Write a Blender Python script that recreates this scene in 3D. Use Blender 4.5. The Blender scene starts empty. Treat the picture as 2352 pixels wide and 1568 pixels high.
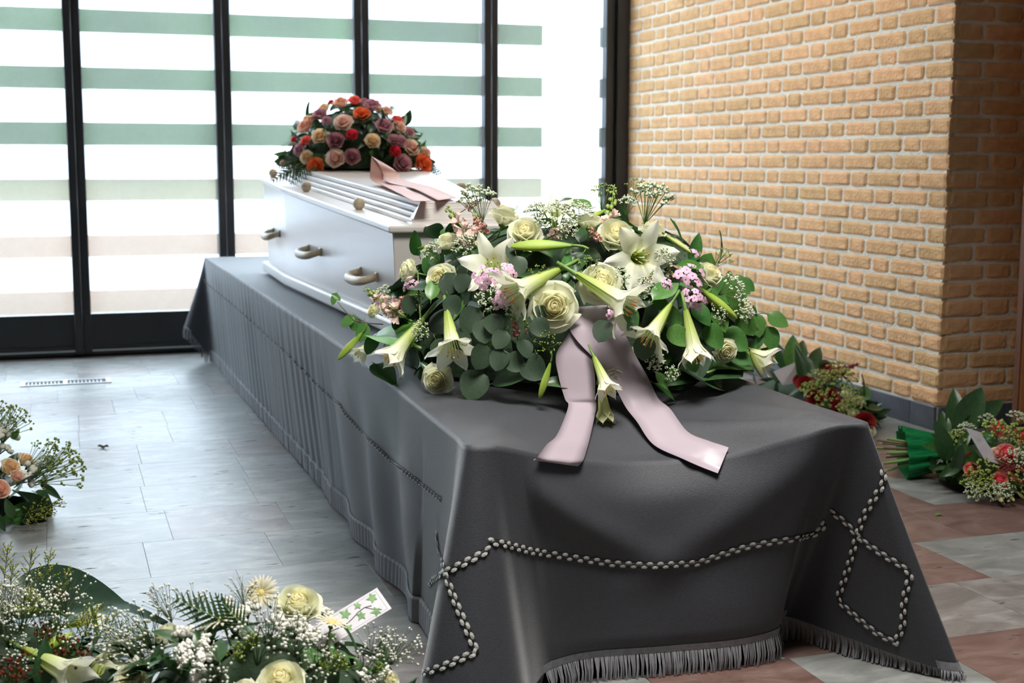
import bpy, math, random
from mathutils import Vector, Matrix, noise
from mathutils.bvhtree import BVHTree

PI = math.pi
COL = bpy.context.scene.collection
SC = bpy.context.scene
rnd = random.Random(7)

# ---------------------------------------------------------------- camera
F_PX, PITCH, YAW, ROLL, EYE = 3117.0, 0.1338, 0.3260, 0.0023, 0.945
def _rot():
    cp, sp, cy, sy = math.cos(PITCH), math.sin(PITCH), math.cos(YAW), math.sin(YAW)
    cr, sr = math.cos(ROLL), math.sin(ROLL)
    a = Matrix(((cr, -sr, 0), (sr, cr, 0), (0, 0, 1)))
    b = Matrix(((1, 0, 0), (0, -sp, -cp), (0, cp, -sp)))
    c = Matrix(((cy, -sy, 0), (sy, cy, 0), (0, 0, 1)))
    return a @ b @ c
RC = _rot()
RIGHT, DOWN, FWD = Vector(RC[0]), Vector(RC[1]), Vector(RC[2])
EYE_P = Vector((0, 0, EYE))
cam_d = bpy.data.cameras.new('camera'); cam = bpy.data.objects.new('camera', cam_d); COL.objects.link(cam)
mc = Matrix.Identity(4)
for i in range(3):
    mc[i][0], mc[i][1], mc[i][2] = RIGHT[i], -DOWN[i], -FWD[i]
mc.translation = EYE_P
cam.matrix_world = mc
cam_d.sensor_width = 36; cam_d.lens = F_PX * 36 / 2352
cam_d.clip_start = 0.05; cam_d.clip_end = 300
cam_d.dof.use_dof = True; cam_d.dof.focus_distance = 2.75; cam_d.dof.aperture_fstop = 6.3
SC.camera = cam

# ---------------------------------------------------------------- world, light, exposure
w = bpy.data.worlds.new('sky'); SC.world = w; w.use_nodes = True
bg = w.node_tree.nodes['Background']
bg.inputs[0].default_value = (0.78, 0.86, 1.05, 1); bg.inputs[1].default_value = 12.0
def lamp(name, loc, size, energy, color, spread=PI, rot=(0, 0, 0)):
    l = bpy.data.lights.new(name, 'AREA'); l.shape = 'RECTANGLE'; l.size, l.size_y = size; l.energy = energy; l.color = color; l.spread = spread
    o = bpy.data.objects.new(name, l); o.location = loc; o.rotation_euler = rot; COL.objects.link(o); return o
lamp('fill_light', (0.85, 1.75, 2.88), (1.0, 0.8), 46, (1.0, 0.965, 0.91), math.radians(112))  # added fill lamp without a fixture, brightens the fronts of the flowers
lamp('wall_fill_light', (1.65, 4.9, 2.88), (0.8, 1.6), 23, (1.0, 0.93, 0.82), math.radians(165))  # added warm fill, unseen, lifts the brick wall and the rose dome
vs = SC.view_settings
vs.view_transform = 'Standard'; vs.look = 'None'; vs.gamma = 1; vs.use_curve_mapping = False; vs.exposure = 0.45
cy = SC.cycles
cy.max_bounces = 7; cy.diffuse_bounces = 4; cy.glossy_bounces = 3; cy.transmission_bounces = 5; cy.transparent_max_bounces = 8
cy.caustics_reflective = False; cy.caustics_refractive = False; cy.sample_clamp_indirect = 6

# ---------------------------------------------------------------- sight lines (used to stand things where the photograph has them)
def ray(px, py):
    return (RIGHT * ((px - 1176) / F_PX) + DOWN * ((py - 784) / F_PX) + FWD)
def on_z(px, py, z=0.0):
    d = ray(px, py); return EYE_P + d * ((z - EYE) / d.z)
def on_y(px, py, y):
    d = ray(px, py); return EYE_P + d * (y / d.y)
def on_x(px, py, x):
    d = ray(px, py); return EYE_P + d * (x / d.x)
def depth(p): return (p - EYE_P).dot(FWD)
def mpp(p): return depth(p) / F_PX                      # metres per photo pixel at p
def face(r, u, t): return (RIGHT * r - DOWN * u - FWD * t).normalized()
def on_dome(px, py, c, rad):
    d = ray(px, py)
    s = Vector((1 / rad[0], 1 / rad[1], 1 / rad[2]))
    o = (EYE_P - c) * s; e = d * s
    A, B, C = e.dot(e), o.dot(e), o.dot(o) - 1
    D = B * B - A * C
    t = (-B - math.sqrt(D)) / A if D > 0 else -B / A
    return EYE_P + d * t

# ---------------------------------------------------------------- materials
MATS = {}
def sc(r, g, b):                                        # 0-255 sRGB -> linear
    f = lambda v: (v / 255 / 12.92) if v / 255 <= 0.04045 else ((v / 255 + 0.055) / 1.055) ** 2.4
    return (f(r), f(g), f(b), 1)
def mat(name, col, rough=0.6, metal=0.0, col2=None, scale=8.0, bump=0.0, bscale=None, spec=0.5, trans=0.0, perobj=0.0, detail=4.0, sheen=0.0, stretch=None):
    m = bpy.data.materials.new(name); m.use_nodes = True; nt = m.node_tree; N, L = nt.nodes, nt.links
    p = N['Principled BSDF']; out = N['Material Output']
    p.inputs['Roughness'].default_value = rough; p.inputs['Metallic'].default_value = metal
    p.inputs['Specular IOR Level'].default_value = spec
    if sheen: p.inputs['Sheen Weight'].default_value = sheen; p.inputs['Sheen Roughness'].default_value = 0.35
    p.inputs['Base Color'].default_value = col
    tc = N.new('ShaderNodeTexCoord'); vec = tc.outputs['Object']
    if stretch:
        mp = N.new('ShaderNodeMapping'); mp.inputs['Scale'].default_value = stretch; L.new(vec, mp.inputs[0]); vec = mp.outputs[0]
    src = None
    if col2:
        nz = N.new('ShaderNodeTexNoise'); nz.inputs['Scale'].default_value = scale; nz.inputs['Detail'].default_value = detail
        L.new(vec, nz.inputs['Vector'])
        rp = N.new('ShaderNodeValToRGB'); rp.color_ramp.elements[0].position = 0.35; rp.color_ramp.elements[1].position = 0.65
        rp.color_ramp.elements[0].color = col; rp.color_ramp.elements[1].color = col2
        L.new(nz.outputs['Fac'], rp.inputs[0]); src = rp.outputs[0]
    if perobj:
        oi = N.new('ShaderNodeObjectInfo'); hs = N.new('ShaderNodeHueSaturation')
        mr = N.new('ShaderNodeMapRange'); mr.inputs['To Min'].default_value = 1 - perobj; mr.inputs['To Max'].default_value = 1 + perobj
        L.new(oi.outputs['Random'], mr.inputs['Value']); L.new(mr.outputs[0], hs.inputs['Value'])
        mr2 = N.new('ShaderNodeMath'); mr2.operation = 'MULTIPLY_ADD'; mr2.inputs[1].default_value = -perobj * 0.12; mr2.inputs[2].default_value = 0.5 + perobj * 0.06
        L.new(oi.outputs['Random'], mr2.inputs[0]); L.new(mr2.outputs[0], hs.inputs['Hue'])
        if src: L.new(src, hs.inputs['Color'])
        else: hs.inputs['Color'].default_value = col
        src = hs.outputs[0]
    if src: L.new(src, p.inputs['Base Color'])
    if bump:
        nb = N.new('ShaderNodeTexNoise'); nb.inputs['Scale'].default_value = bscale or scale * 4; nb.inputs['Detail'].default_value = 5
        L.new(vec, nb.inputs['Vector'])
        b = N.new('ShaderNodeBump'); b.inputs['Strength'].default_value = bump; b.inputs['Distance'].default_value = 0.01
        L.new(nb.outputs['Fac'], b.inputs['Height']); L.new(b.outputs[0], p.inputs['Normal'])
    if trans:
        t = N.new('ShaderNodeBsdfTranslucent'); mx = N.new('ShaderNodeMixShader'); mx.inputs[0].default_value = trans
        if src: L.new(src, t.inputs[0])
        else: t.inputs[0].default_value = col
        L.new(p.outputs[0], mx.inputs[1]); L.new(t.outputs[0], mx.inputs[2]); L.new(mx.outputs[0], out.inputs[0])
    MATS[name] = m; return m

def petal_mat(name, stops, axis='z', lo=0.0, hi=1.0, rough=0.5, trans=0.42, vein=0.0):
    """petal colour that belongs to the petal: a ramp from base to tip (z) or from heart to rim (radius), in object space"""
    m = bpy.data.materials.new(name); m.use_nodes = True; nt = m.node_tree; N, L = nt.nodes, nt.links
    p = N['Principled BSDF']; out = N['Material Output']; p.inputs['Roughness'].default_value = rough; p.inputs['Specular IOR Level'].default_value = 0.3
    tc = N.new('ShaderNodeTexCoord'); sx = N.new('ShaderNodeSeparateXYZ'); L.new(tc.outputs['Object'], sx.inputs[0])
    if axis == 'z': v = sx.outputs['Z']
    else:
        cx = N.new('ShaderNodeCombineXYZ'); L.new(sx.outputs['X'], cx.inputs[0]); L.new(sx.outputs['Y'], cx.inputs[1])
        ln = N.new('ShaderNodeVectorMath'); ln.operation = 'LENGTH'; L.new(cx.outputs[0], ln.inputs[0]); v = ln.outputs['Value']
    mr = N.new('ShaderNodeMapRange'); mr.inputs['From Min'].default_value = lo; mr.inputs['From Max'].default_value = hi; L.new(v, mr.inputs['Value'])
    rp = N.new('ShaderNodeValToRGB'); els = rp.color_ramp.elements
    els[0].position, els[0].color = stops[0][0], stops[0][1]; els[1].position, els[1].color = stops[-1][0], stops[-1][1]
    for s in stops[1:-1]:
        e = els.new(s[0]); e.color = s[1]
    L.new(mr.outputs[0], rp.inputs[0]); L.new(rp.outputs[0], p.inputs['Base Color'])
    t = N.new('ShaderNodeBsdfTranslucent'); L.new(rp.outputs[0], t.inputs[0])
    mx = N.new('ShaderNodeMixShader'); mx.inputs[0].default_value = trans
    L.new(p.outputs[0], mx.inputs[1]); L.new(t.outputs[0], mx.inputs[2]); L.new(mx.outputs[0], out.inputs[0])
    MATS[name] = m; return m

mat('black_frame', sc(26, 28, 32), 0.35, col2=sc(33, 35, 40), scale=3)
mat('silver', sc(170, 172, 176), 0.35, 0.9)
mat('brick', (0.72, 0.45, 0.235, 1), 0.9, col2=(0.62, 0.365, 0.18, 1), scale=22, bump=0.55, bscale=70, perobj=0.10, spec=0.2)
mat('mortar', (0.78, 0.74, 0.64, 1), 0.95, col2=(0.71, 0.67, 0.57, 1), scale=40, bump=0.6, bscale=150, spec=0.2)
mat('slate', sc(70, 74, 82), 0.45, col2=sc(88, 92, 100), scale=9, bump=0.15, perobj=0.12)
mat('tile_joint', (0.09, 0.08, 0.075, 1), 0.8, col2=(0.13, 0.12, 0.11, 1), scale=30)
mat('wall_paint', (0.72, 0.70, 0.66, 1), 0.8, col2=(0.70, 0.68, 0.64, 1), scale=2)
mat('ceiling_paint', (0.80, 0.79, 0.77, 1), 0.9, col2=(0.78, 0.77, 0.75, 1), scale=2)
mat('door_wood', (0.42, 0.17, 0.05, 1), 0.4, col2=(0.34, 0.125, 0.035, 1), scale=5, stretch=(18, 18, 0.8))
mat('door_wood_shaded', (0.16, 0.06, 0.025, 1), 0.5, col2=(0.12, 0.045, 0.02, 1), scale=5, stretch=(18, 18, 0.8))  # darker copy of the door wood for its shaded side face
mat('coffin_white', (0.60, 0.565, 0.535, 1), 0.28, col2=(0.585, 0.55, 0.515, 1), scale=3, stretch=(14, 1.2, 14))
mat('pale_wood', (0.50, 0.41, 0.29, 1), 0.4, col2=(0.43, 0.34, 0.23, 1), scale=20, stretch=(1, 1, 6))
mat('pall_cloth', (0.030, 0.032, 0.040, 1), 0.58, col2=(0.024, 0.026, 0.033, 1), scale=260, bump=0.22, bscale=620, sheen=0.35, spec=0.52)
mat('black_cord', (0.008, 0.008, 0.009, 1), 0.6, col2=(0.014, 0.014, 0.016, 1), scale=300)
mat('silver_bead', (0.50, 0.50, 0.48, 1), 0.4, 0.0, col2=(0.36, 0.36, 0.34, 1), scale=200)
mat('fringe', (0.20, 0.20, 0.22, 1), 0.8, col2=(0.15, 0.15, 0.165, 1), scale=90)
mat('hem', (0.15, 0.15, 0.165, 1), 0.8, col2=(0.115, 0.115, 0.125, 1), scale=500, sheen=0.2)
mat('bier_wood', (0.02, 0.02, 0.022, 1), 0.7, col2=(0.03, 0.03, 0.03, 1), scale=12)
mat('ribbon_pink', (0.38, 0.315, 0.36, 1), 0.42, col2=(0.40, 0.335, 0.38, 1), scale=5, trans=0.15, spec=0.5)
mat('ribbon_peach', (0.62, 0.36, 0.31, 1), 0.5, col2=(0.66, 0.40, 0.34, 1), scale=5, trans=0.15, spec=0.2)
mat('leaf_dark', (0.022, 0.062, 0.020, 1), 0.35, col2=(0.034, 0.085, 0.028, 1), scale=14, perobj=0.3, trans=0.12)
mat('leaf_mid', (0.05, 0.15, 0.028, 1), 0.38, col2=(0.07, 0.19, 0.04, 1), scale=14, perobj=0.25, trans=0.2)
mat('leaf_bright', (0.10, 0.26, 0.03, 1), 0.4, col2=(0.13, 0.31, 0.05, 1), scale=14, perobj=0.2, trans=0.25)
mat('eucalyptus', (0.032, 0.060, 0.032, 1), 0.5, col2=(0.044, 0.076, 0.043, 1), scale=14, perobj=0.2, trans=0.12)
mat('aspidistra', (0.016, 0.042, 0.024, 1), 0.3, col2=(0.024, 0.058, 0.030, 1), scale=3, stretch=(30, 1.5, 30), trans=0.08)
mat('stem', (0.14, 0.26, 0.05, 1), 0.5, col2=(0.11, 0.20, 0.04, 1), scale=20)
mat('fine_stem', (0.045, 0.085, 0.028, 1), 0.6, col2=(0.06, 0.10, 0.03, 1), scale=20)
mat('twig', (0.16, 0.11, 0.06, 1), 0.6, col2=(0.12, 0.09, 0.05, 1), scale=20)
mat('foam', (0.012, 0.03, 0.012, 1), 0.95, col2=(0.02, 0.045, 0.018, 1), scale=18, bump=0.4)
mat('tiny_white', (0.80, 0.80, 0.72, 1), 0.6, col2=(0.72, 0.74, 0.62, 1), scale=60, trans=0.15)
mat('lace_white', (0.70, 0.74, 0.58, 1), 0.7, col2=(0.58, 0.66, 0.44, 1), scale=60, trans=0.2)
mat('statice_white', (0.86, 0.85, 0.78, 1), 0.7, col2=(0.80, 0.78, 0.68, 1), scale=40, trans=0.15)
mat('green_bud', (0.28, 0.36, 0.06, 1), 0.5, col2=(0.20, 0.28, 0.05, 1), scale=30, trans=0.1)
mat('snap_salmon', (0.52, 0.21, 0.20, 1), 0.6, col2=(0.58, 0.34, 0.26, 1), scale=30, trans=0.25)
mat('snap_pale', (0.72, 0.48, 0.47, 1), 0.6, col2=(0.70, 0.58, 0.44, 1), scale=30, trans=0.25)
mat('phlox_pink', (0.72, 0.38, 0.56, 1), 0.55, col2=(0.78, 0.52, 0.66, 1), scale=30, trans=0.25)
mat('dark_spike', (0.07, 0.03, 0.045, 1), 0.7, col2=(0.10, 0.08, 0.04, 1), scale=30)
mat('anther', (0.62, 0.20, 0.02, 1), 0.7, col2=(0.75, 0.32, 0.04, 1), scale=30)
mat('filament', (0.62, 0.68, 0.32, 1), 0.5, col2=(0.5, 0.6, 0.25, 1), scale=30)
mat('solidago', (0.50, 0.46, 0.03, 1), 0.7, col2=(0.22, 0.30, 0.03, 1), scale=16, trans=0.15)
mat('hypericum', (0.11, 0.014, 0.008, 1), 0.35, col2=(0.16, 0.035, 0.012, 1), scale=30)
mat('gerbera_heart', (0.62, 0.48, 0.18, 1), 0.8, col2=(0.5, 0.42, 0.12, 1), scale=80)
mat('carnation_red', (0.33, 0.012, 0.016, 1), 0.6, col2=(0.24, 0.008, 0.012, 1), scale=40, trans=0.2)
mat('astilbe', (0.40, 0.055, 0.06, 1), 0.7, col2=(0.32, 0.04, 0.045, 1), scale=40, trans=0.2)
mat('viburnum', (0.30, 0.38, 0.07, 1), 0.65, col2=(0.38, 0.46, 0.12, 1), scale=40, trans=0.2)
mat('green_wrap', (0.006, 0.13, 0.04, 1), 0.22, col2=(0.01, 0.20, 0.06, 1), scale=6, stretch=(2, 30, 30), trans=0.15)
mat('card_paper', (0.52, 0.50, 0.54, 1), 0.5, col2=(0.47, 0.45, 0.49, 1), scale=30)
mat('card_line', (0.42, 0.42, 0.42, 1), 0.6, col2=(0.46, 0.46, 0.46, 1), scale=30)
mat('ivy_print', (0.05, 0.17, 0.025, 1), 0.5, col2=(0.14, 0.30, 0.07, 1), scale=60)
mat('ivy_vine', (0.05, 0.07, 0.03, 1), 0.5, col2=(0.08, 0.10, 0.05, 1), scale=60)
mat('dry_leaf', (0.05, 0.06, 0.03, 1), 0.8, col2=(0.09, 0.08, 0.04, 1), scale=60)
mat('grille_white', (0.42, 0.43, 0.45, 1), 0.4, col2=(0.38, 0.39, 0.41, 1), scale=20)
mat('grille_dark', (0.01, 0.01, 0.012, 1), 0.8, col2=(0.016, 0.016, 0.018, 1), scale=20)
# outside
mat('paving', (0.073, 0.051, 0.039, 1), 0.9, col2=(0.070, 0.048, 0.037, 1), scale=3, spec=0.0)
mat('lawn', (0.055, 0.050, 0.031, 1), 0.9, col2=(0.058, 0.051, 0.035, 1), scale=0.6, spec=0.0)
mat('hedge_green', (0.020, 0.040, 0.017, 1), 0.9, col2=(0.028, 0.050, 0.023, 1), scale=0.5, spec=0.0, bump=0.5, bscale=5)
mat('render_white', (0.86, 0.84, 0.80, 1), 0.9, col2=(0.82, 0.80, 0.76, 1), scale=0.5)

def film_mat(name, tcol, clear, tint):
    m = bpy.data.materials.new(name); m.use_nodes = True; nt = m.node_tree; N, L = nt.nodes, nt.links
    N.remove(N['Principled BSDF']); out = N['Material Output']
    t = N.new('ShaderNodeBsdfTranslucent'); t.inputs[0].default_value = tcol
    nz = N.new('ShaderNodeTexNoise'); nz.inputs['Scale'].default_value = 5; tc = N.new('ShaderNodeTexCoord'); L.new(tc.outputs['Object'], nz.inputs['Vector'])
    mixc = N.new('ShaderNodeMix'); mixc.data_type = 'RGBA'; L.new(nz.outputs['Fac'], mixc.inputs[0])
    mixc.inputs[6].default_value = tcol; mixc.inputs[7].default_value = (tcol[0] * 0.97, tcol[1] * 0.98, tcol[2] * 0.99, 1); L.new(mixc.outputs[2], t.inputs[0])
    g = N.new('ShaderNodeBsdfGlossy'); g.inputs['Roughness'].default_value = 0.15; g.inputs[0].default_value = (1, 1, 1, 1)
    tr = N.new('ShaderNodeBsdfTransparent'); tr.inputs[0].default_value = tint
    m1 = N.new('ShaderNodeMixShader'); m1.inputs[0].default_value = clear; L.new(t.outputs[0], m1.inputs[1]); L.new(tr.outputs[0], m1.inputs[2])
    m2 = N.new('ShaderNodeMixShader'); m2.inputs[0].default_value = 0.04; L.new(m1.outputs[0], m2.inputs[1]); L.new(g.outputs[0], m2.inputs[2])
    L.new(m2.outputs[0], out.inputs[0]); MATS[name] = m
film_mat('white_film', (0.86, 0.87, 0.95, 1), 0.0, (1, 1, 1, 1))
film_mat('strip_glass', (0.86, 0.92, 0.86, 1), 0.965, (0.93, 0.97, 0.93, 1))
film_mat('plain_glass', (0.9, 0.95, 0.95, 1), 0.96, (0.95, 0.97, 0.96, 1))

def floor_mat(name, c1, c2, c3):
    m = bpy.data.materials.new(name); m.use_nodes = True; nt = m.node_tree; N, L = nt.nodes, nt.links
    p = N['Principled BSDF']; p.inputs['Specular IOR Level'].default_value = 0.31; p.inputs['Coat Weight'].default_value = 0.0; p.inputs['Coat Roughness'].default_value = 0.42
    geo = N.new('ShaderNodeNewGeometry'); oi = N.new('ShaderNodeObjectInfo')
    n1 = N.new('ShaderNodeTexNoise'); n1.inputs['Scale'].default_value = 7; n1.inputs['Detail'].default_value = 9; n1.inputs['Roughness'].default_value = 0.65; n1.inputs['Distortion'].default_value = 1.2
    mp = N.new('ShaderNodeMapping'); mp.inputs['Scale'].default_value = (0.8, 1.6, 1); L.new(geo.outputs['Position'], mp.inputs[0])
    ad = N.new('ShaderNodeVectorMath'); ad.operation = 'ADD'; L.new(mp.outputs[0], ad.inputs[0])
    sl = N.new('ShaderNodeMath'); sl.operation = 'MULTIPLY'; sl.inputs[1].default_value = 20; L.new(oi.outputs['Random'], sl.inputs[0]); L.new(sl.outputs[0], ad.inputs[1])
    L.new(ad.outputs[0], n1.inputs['Vector'])
    rp = N.new('ShaderNodeValToRGB'); e = rp.color_ramp.elements
    e[0].position, e[0].color = 0.36, c1; e[1].position, e[1].color = 0.68, c3
    x = e.new(0.5); x.color = c2
    L.new(n1.outputs['Fac'], rp.inputs[0])
    # worn-in dirt: thin streaks and specks
    n2 = N.new('ShaderNodeTexNoise'); n2.inputs['Scale'].default_value = 26; n2.inputs['Detail'].default_value = 5
    mp2 = N.new('ShaderNodeMapping'); mp2.inputs['Scale'].default_value = (0.55, 2.2, 1); L.new(geo.outputs['Position'], mp2.inputs[0]); L.new(mp2.outputs[0], n2.inputs['Vector'])
    r2 = N.new('ShaderNodeValToRGB'); r2.color_ramp.elements[0].position = 0.655; r2.color_ramp.elements[1].position = 0.72
    L.new(n2.outputs['Fac'], r2.inputs[0])
    mx = N.new('ShaderNodeMix'); mx.data_type = 'RGBA'; L.new(r2.outputs[0], mx.inputs[0]); L.new(rp.outputs[0], mx.inputs[6]); mx.inputs[7].default_value = (0.03, 0.028, 0.025, 1)
    L.new(mx.outputs[2], p.inputs['Base Color'])
    ra = N.new('ShaderNodeMapRange'); ra.inputs['To Min'].default_value = 0.32; ra.inputs['To Max'].default_value = 0.42
    L.new(n1.outputs['Fac'], ra.inputs['Value'])
    rm = N.new('ShaderNodeMath'); rm.operation = 'MULTIPLY_ADD'; rm.inputs[1].default_value = 0.5; L.new(r2.outputs[0], rm.inputs[0]); L.new(ra.outputs[0], rm.inputs[2]); L.new(rm.outputs[0], p.inputs['Roughness'])
    MATS[name] = m
floor_mat('tile_grey', (0.125, 0.13, 0.125, 1), (0.17, 0.175, 0.168, 1), (0.26, 0.265, 0.255, 1))
floor_mat('tile_red', (0.095, 0.054, 0.046, 1), (0.125, 0.076, 0.065, 1), (0.18, 0.125, 0.108, 1))
floor_mat('tile_mixed', (0.122, 0.108, 0.102, 1), (0.167, 0.152, 0.145, 1), (0.25, 0.238, 0.228, 1))

# ---------------------------------------------------------------- mesh building
class MB:
    def __init__(s): s.v = []; s.f = []; s.m = []
    def add(s, vs, fs, mi=0):
        o = len(s.v); s.v += [tuple(v) for v in vs]; s.f += [tuple(i + o for i in f) for f in fs]; s.m += [mi] * len(fs); return s
    def grid(s, fn, nu, nv, mi=0, closed=False):
        vs = [fn(i / (nu if closed else nu - 1), j / (nv - 1)) for j in range(nv) for i in range(nu)]
        fs = []
        for j in range(nv - 1):
            for i in range(nu if closed else nu - 1):
                k = (i + 1) % nu
                fs.append((j * nu + i, j * nu + k, (j + 1) * nu + k, (j + 1) * nu + i))
        return s.add(vs, fs, mi)
    def tube(s, pts, r, n=6, mi=0, cap=True):
        pts = [Vector(p) for p in pts]; rs = r if isinstance(r, (list, tuple)) else [r] * len(pts)
        vs = []; up = None
        for i, p in enumerate(pts):
            t = (pts[min(i + 1, len(pts) - 1)] - pts[max(i - 1, 0)])
            t = t.normalized() if t.length > 1e-9 else Vector((0, 0, 1))
            if up is None: up = t.orthogonal().normalized()
            up = (up - t * up.dot(t)); up = up.normalized() if up.length > 1e-6 else t.orthogonal().normalized()
            q = t.cross(up)
            for k in range(n):
                a = 2 * PI * k / n; vs.append(p + (up * math.cos(a) + q * math.sin(a)) * rs[i])
        fs = [(i * n + k, i * n + (k + 1) % n, (i + 1) * n + (k + 1) % n, (i + 1) * n + k) for i in range(len(pts) - 1) for k in range(n)]
        if cap: fs += [tuple(reversed(range(n))), tuple(range((len(pts) - 1) * n, len(pts) * n))]
        return s.add(vs, fs, mi)
    def box(s, a, b, mi=0):
        x0, y0, z0 = a; x1, y1, z1 = b
        return s.add([(x0, y0, z0), (x1, y0, z0), (x1, y1, z0), (x0, y1, z0), (x0, y0, z1), (x1, y0, z1), (x1, y1, z1), (x0, y1, z1)],
                     [(3, 2, 1, 0), (4, 5, 6, 7), (0, 1, 5, 4), (1, 2, 6, 5), (2, 3, 7, 6), (3, 0, 4, 7)], mi)
    def octa(s, c, r, mi=0):
        x, y, z = c; rx, ry, rz = r if isinstance(r, (tuple, list)) else (r, r, r)
        return s.add([(x + rx, y, z), (x, y + ry, z), (x - rx, y, z), (x, y - ry, z), (x, y, z + rz), (x, y, z - rz)],
                     [(0, 1, 4), (1, 2, 4), (2, 3, 4), (3, 0, 4), (1, 0, 5), (2, 1, 5), (3, 2, 5), (0, 3, 5)], mi)
    def ball(s, c, r, mi=0, nu=7, nv=5):
        c = Vector(c); rx, ry, rz = r if isinstance(r, (tuple, list)) else (r, r, r)
        return s.grid(lambda u, v: (c.x + rx * math.cos(2 * PI * u) * math.sin(PI * (0.02 + 0.96 * v)), c.y + ry * math.sin(2 * PI * u) * math.sin(PI * (0.02 + 0.96 * v)), c.z - rz * math.cos(PI * (0.02 + 0.96 * v))), nu, nv, mi, True)
    def prism(s, poly, zb, zt, mi=0):
        n = len(poly); fb = zb if callable(zb) else (lambda x, y: zb); ft = zt if callable(zt) else (lambda x, y: zt)
        vs = [(x, y, fb(x, y)) for x, y in poly] + [(x, y, ft(x, y)) for x, y in poly]
        fs = [tuple(reversed(range(n))), tuple(range(n, 2 * n))] + [(i, (i + 1) % n, n + (i + 1) % n, n + i) for i in range(n)]
        return s.add(vs, fs, mi)
    def mesh(s, name, mats, smooth=True):
        me = bpy.data.meshes.new(name); me.from_pydata(s.v, [], s.f)
        for mm in ([mats] if isinstance(mats, str) else mats): me.materials.append(MATS[mm])
        me.polygons.foreach_set('material_index', s.m)
        me.polygons.foreach_set('use_smooth', [smooth] * len(s.f)); me.update(); return me

def put(name, me, parent=None, M=None, **props):
    """link a mesh as one object; M is in the parent's space"""
    o = bpy.data.objects.new(name, me); COL.objects.link(o)
    if parent: o.parent = parent
    if M is not None: o.matrix_basis = M
    for k, v in props.items(): o[k] = v
    return o
def thing(name, loc, label, cat, group=None):
    o = bpy.data.objects.new(name, None); COL.objects.link(o); o.location = loc; o.empty_display_size = 0.05
    o['label'] = label; o['category'] = cat
    if group: o['group'] = group
    return o
def T(v): return Matrix.Translation(v)
def aim(pos, z, roll=0.0, size=1.0, up=None):
    """matrix with local +Z along z, spun by roll, scaled"""
    z = Vector(z).normalized(); x = (Vector(up).cross(z) if up is not None else z.orthogonal())
    if x.length < 1e-5: x = z.orthogonal()
    x.normalize(); y = z.cross(x)
    m = Matrix.Identity(4)
    for i in range(3): m[i][0], m[i][1], m[i][2] = x[i], y[i], z[i]
    s = size if isinstance(size, (tuple, list)) else (size, size, size)
    return T(pos) @ m @ Matrix.Rotation(roll, 4, 'Z') @ Matrix.Diagonal((s[0], s[1], s[2], 1))
def bevel(me, w_, seg=2, ang=0.6):
    import bmesh
    bm = bmesh.new(); bm.from_mesh(me)
    ed = [e for e in bm.edges if len(e.link_faces) == 2 and e.calc_face_angle() > ang]
    bmesh.ops.bevel(bm, geom=ed, offset=w_, segments=seg, affect='EDGES', profile=0.5); bm.to_mesh(me); bm.free()
    return me
sm = lambda t, a, b: (lambda x: x * x * (3 - 2 * x))(min(1, max(0, (t - a) / (b - a))))

# ================================================================ THE SETTING
XW, YC, YW = 2.925, 3.972, 6.76          # brick wall plane, its near corner, inner face of the glazed wall
HC = 2.9
def struct(name, me, parent=None, M=None):
    o = put(name, me, parent, M)
    if parent is None: o['kind'] = 'structure'
    return o

floor = struct('floor', MB().box((-4.6, -4.2, -0.12), (4.6, 6.95, -0.002)).mesh('floor', 'tile_joint', False))
# square floor tiles, 300 mm, rows shifted against each other
TR = random.Random(21)
def tile_mesh(nm, m):
    g = MB().box((0.0004, 0.0004, -0.004), (0.2996, 0.2996, 0.0)); return bevel(g.mesh(nm, m, False), 0.0003, 1)
TM = {k: tile_mesh('tile_' + k, k) for k in ('tile_grey', 'tile_red', 'tile_mixed')}
SHIFT = {-1: 0.10, 0: 0.095, 1: 0.20, 2: 0.07, 3: 0.18, 4: 0.255, 5: 0.21}
FIX = {(1.7, 2.35): 'tile_mixed', (2.0, 2.64): 'tile_grey', (2.3, 2.64): 'tile_grey', (1.72, 2.64): 'tile_red', (1.4, 2.04): 'tile_grey', (1.1, 2.04): 'tile_red', (1.8, 2.04): 'tile_red', (2.1, 2.04): 'tile_red',
       (2.0, 2.94): 'tile_red', (2.3, 2.94): 'tile_red', (2.0, 2.35): 'tile_mixed', (2.2, 3.24): 'tile_red', (2.5, 3.24): 'tile_grey', (2.6, 3.54): 'tile_red', (2.75, 3.84): 'tile_grey'}
rest = {k: MB() for k in TM}
for r in range(-20, 16):
    y0 = 2.19 + 0.3 * r
    sh = SHIFT.get(r, TR.uniform(0, 0.3))
    for c in range(-16, 16):
        x0 = 0.3 * c + sh; y1 = min(y0 + 0.3, 6.70)
        if x0 < -4.4 or x0 > 4.2 or y1 - y0 < 0.05: continue
        k = TR.choices(['tile_grey', 'tile_mixed', 'tile_red'], [8, 2, 0] if x0 < 1 else [4, 3, 4])[0]
        for (fx, fy), kk in FIX.items():
            if x0 <= fx < x0 + 0.3 and y0 <= fy < y1: k = kk
        if x0 > XW - 0.001 and y0 > YC - 0.1: continue
        vis = y0 > 1.85 and ((-0.30 - 0.10 * (y0 - 1.8) - 0.3 < x0 < 0.72) or (1.15 < x0 < 3.4 and y0 < 4.9 and x0 < 0.7 + 0.86 * y0 - 0.75))
        if vis: put('tile', TM[k], floor, Matrix.Translation((x0, y0, 0)) @ Matrix.Diagonal((1, (y1 - y0) / 0.3, 1, 1)))
        else: rest[k].box((x0 + .0004, y0 + .0004, -0.003), (x0 + .2996, y1 - .0004, 0.0))
for k in rest:
    o = put('far_tiles', rest[k].mesh('far_tiles', k, False), floor); o['kind'] = 'stuff'

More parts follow.
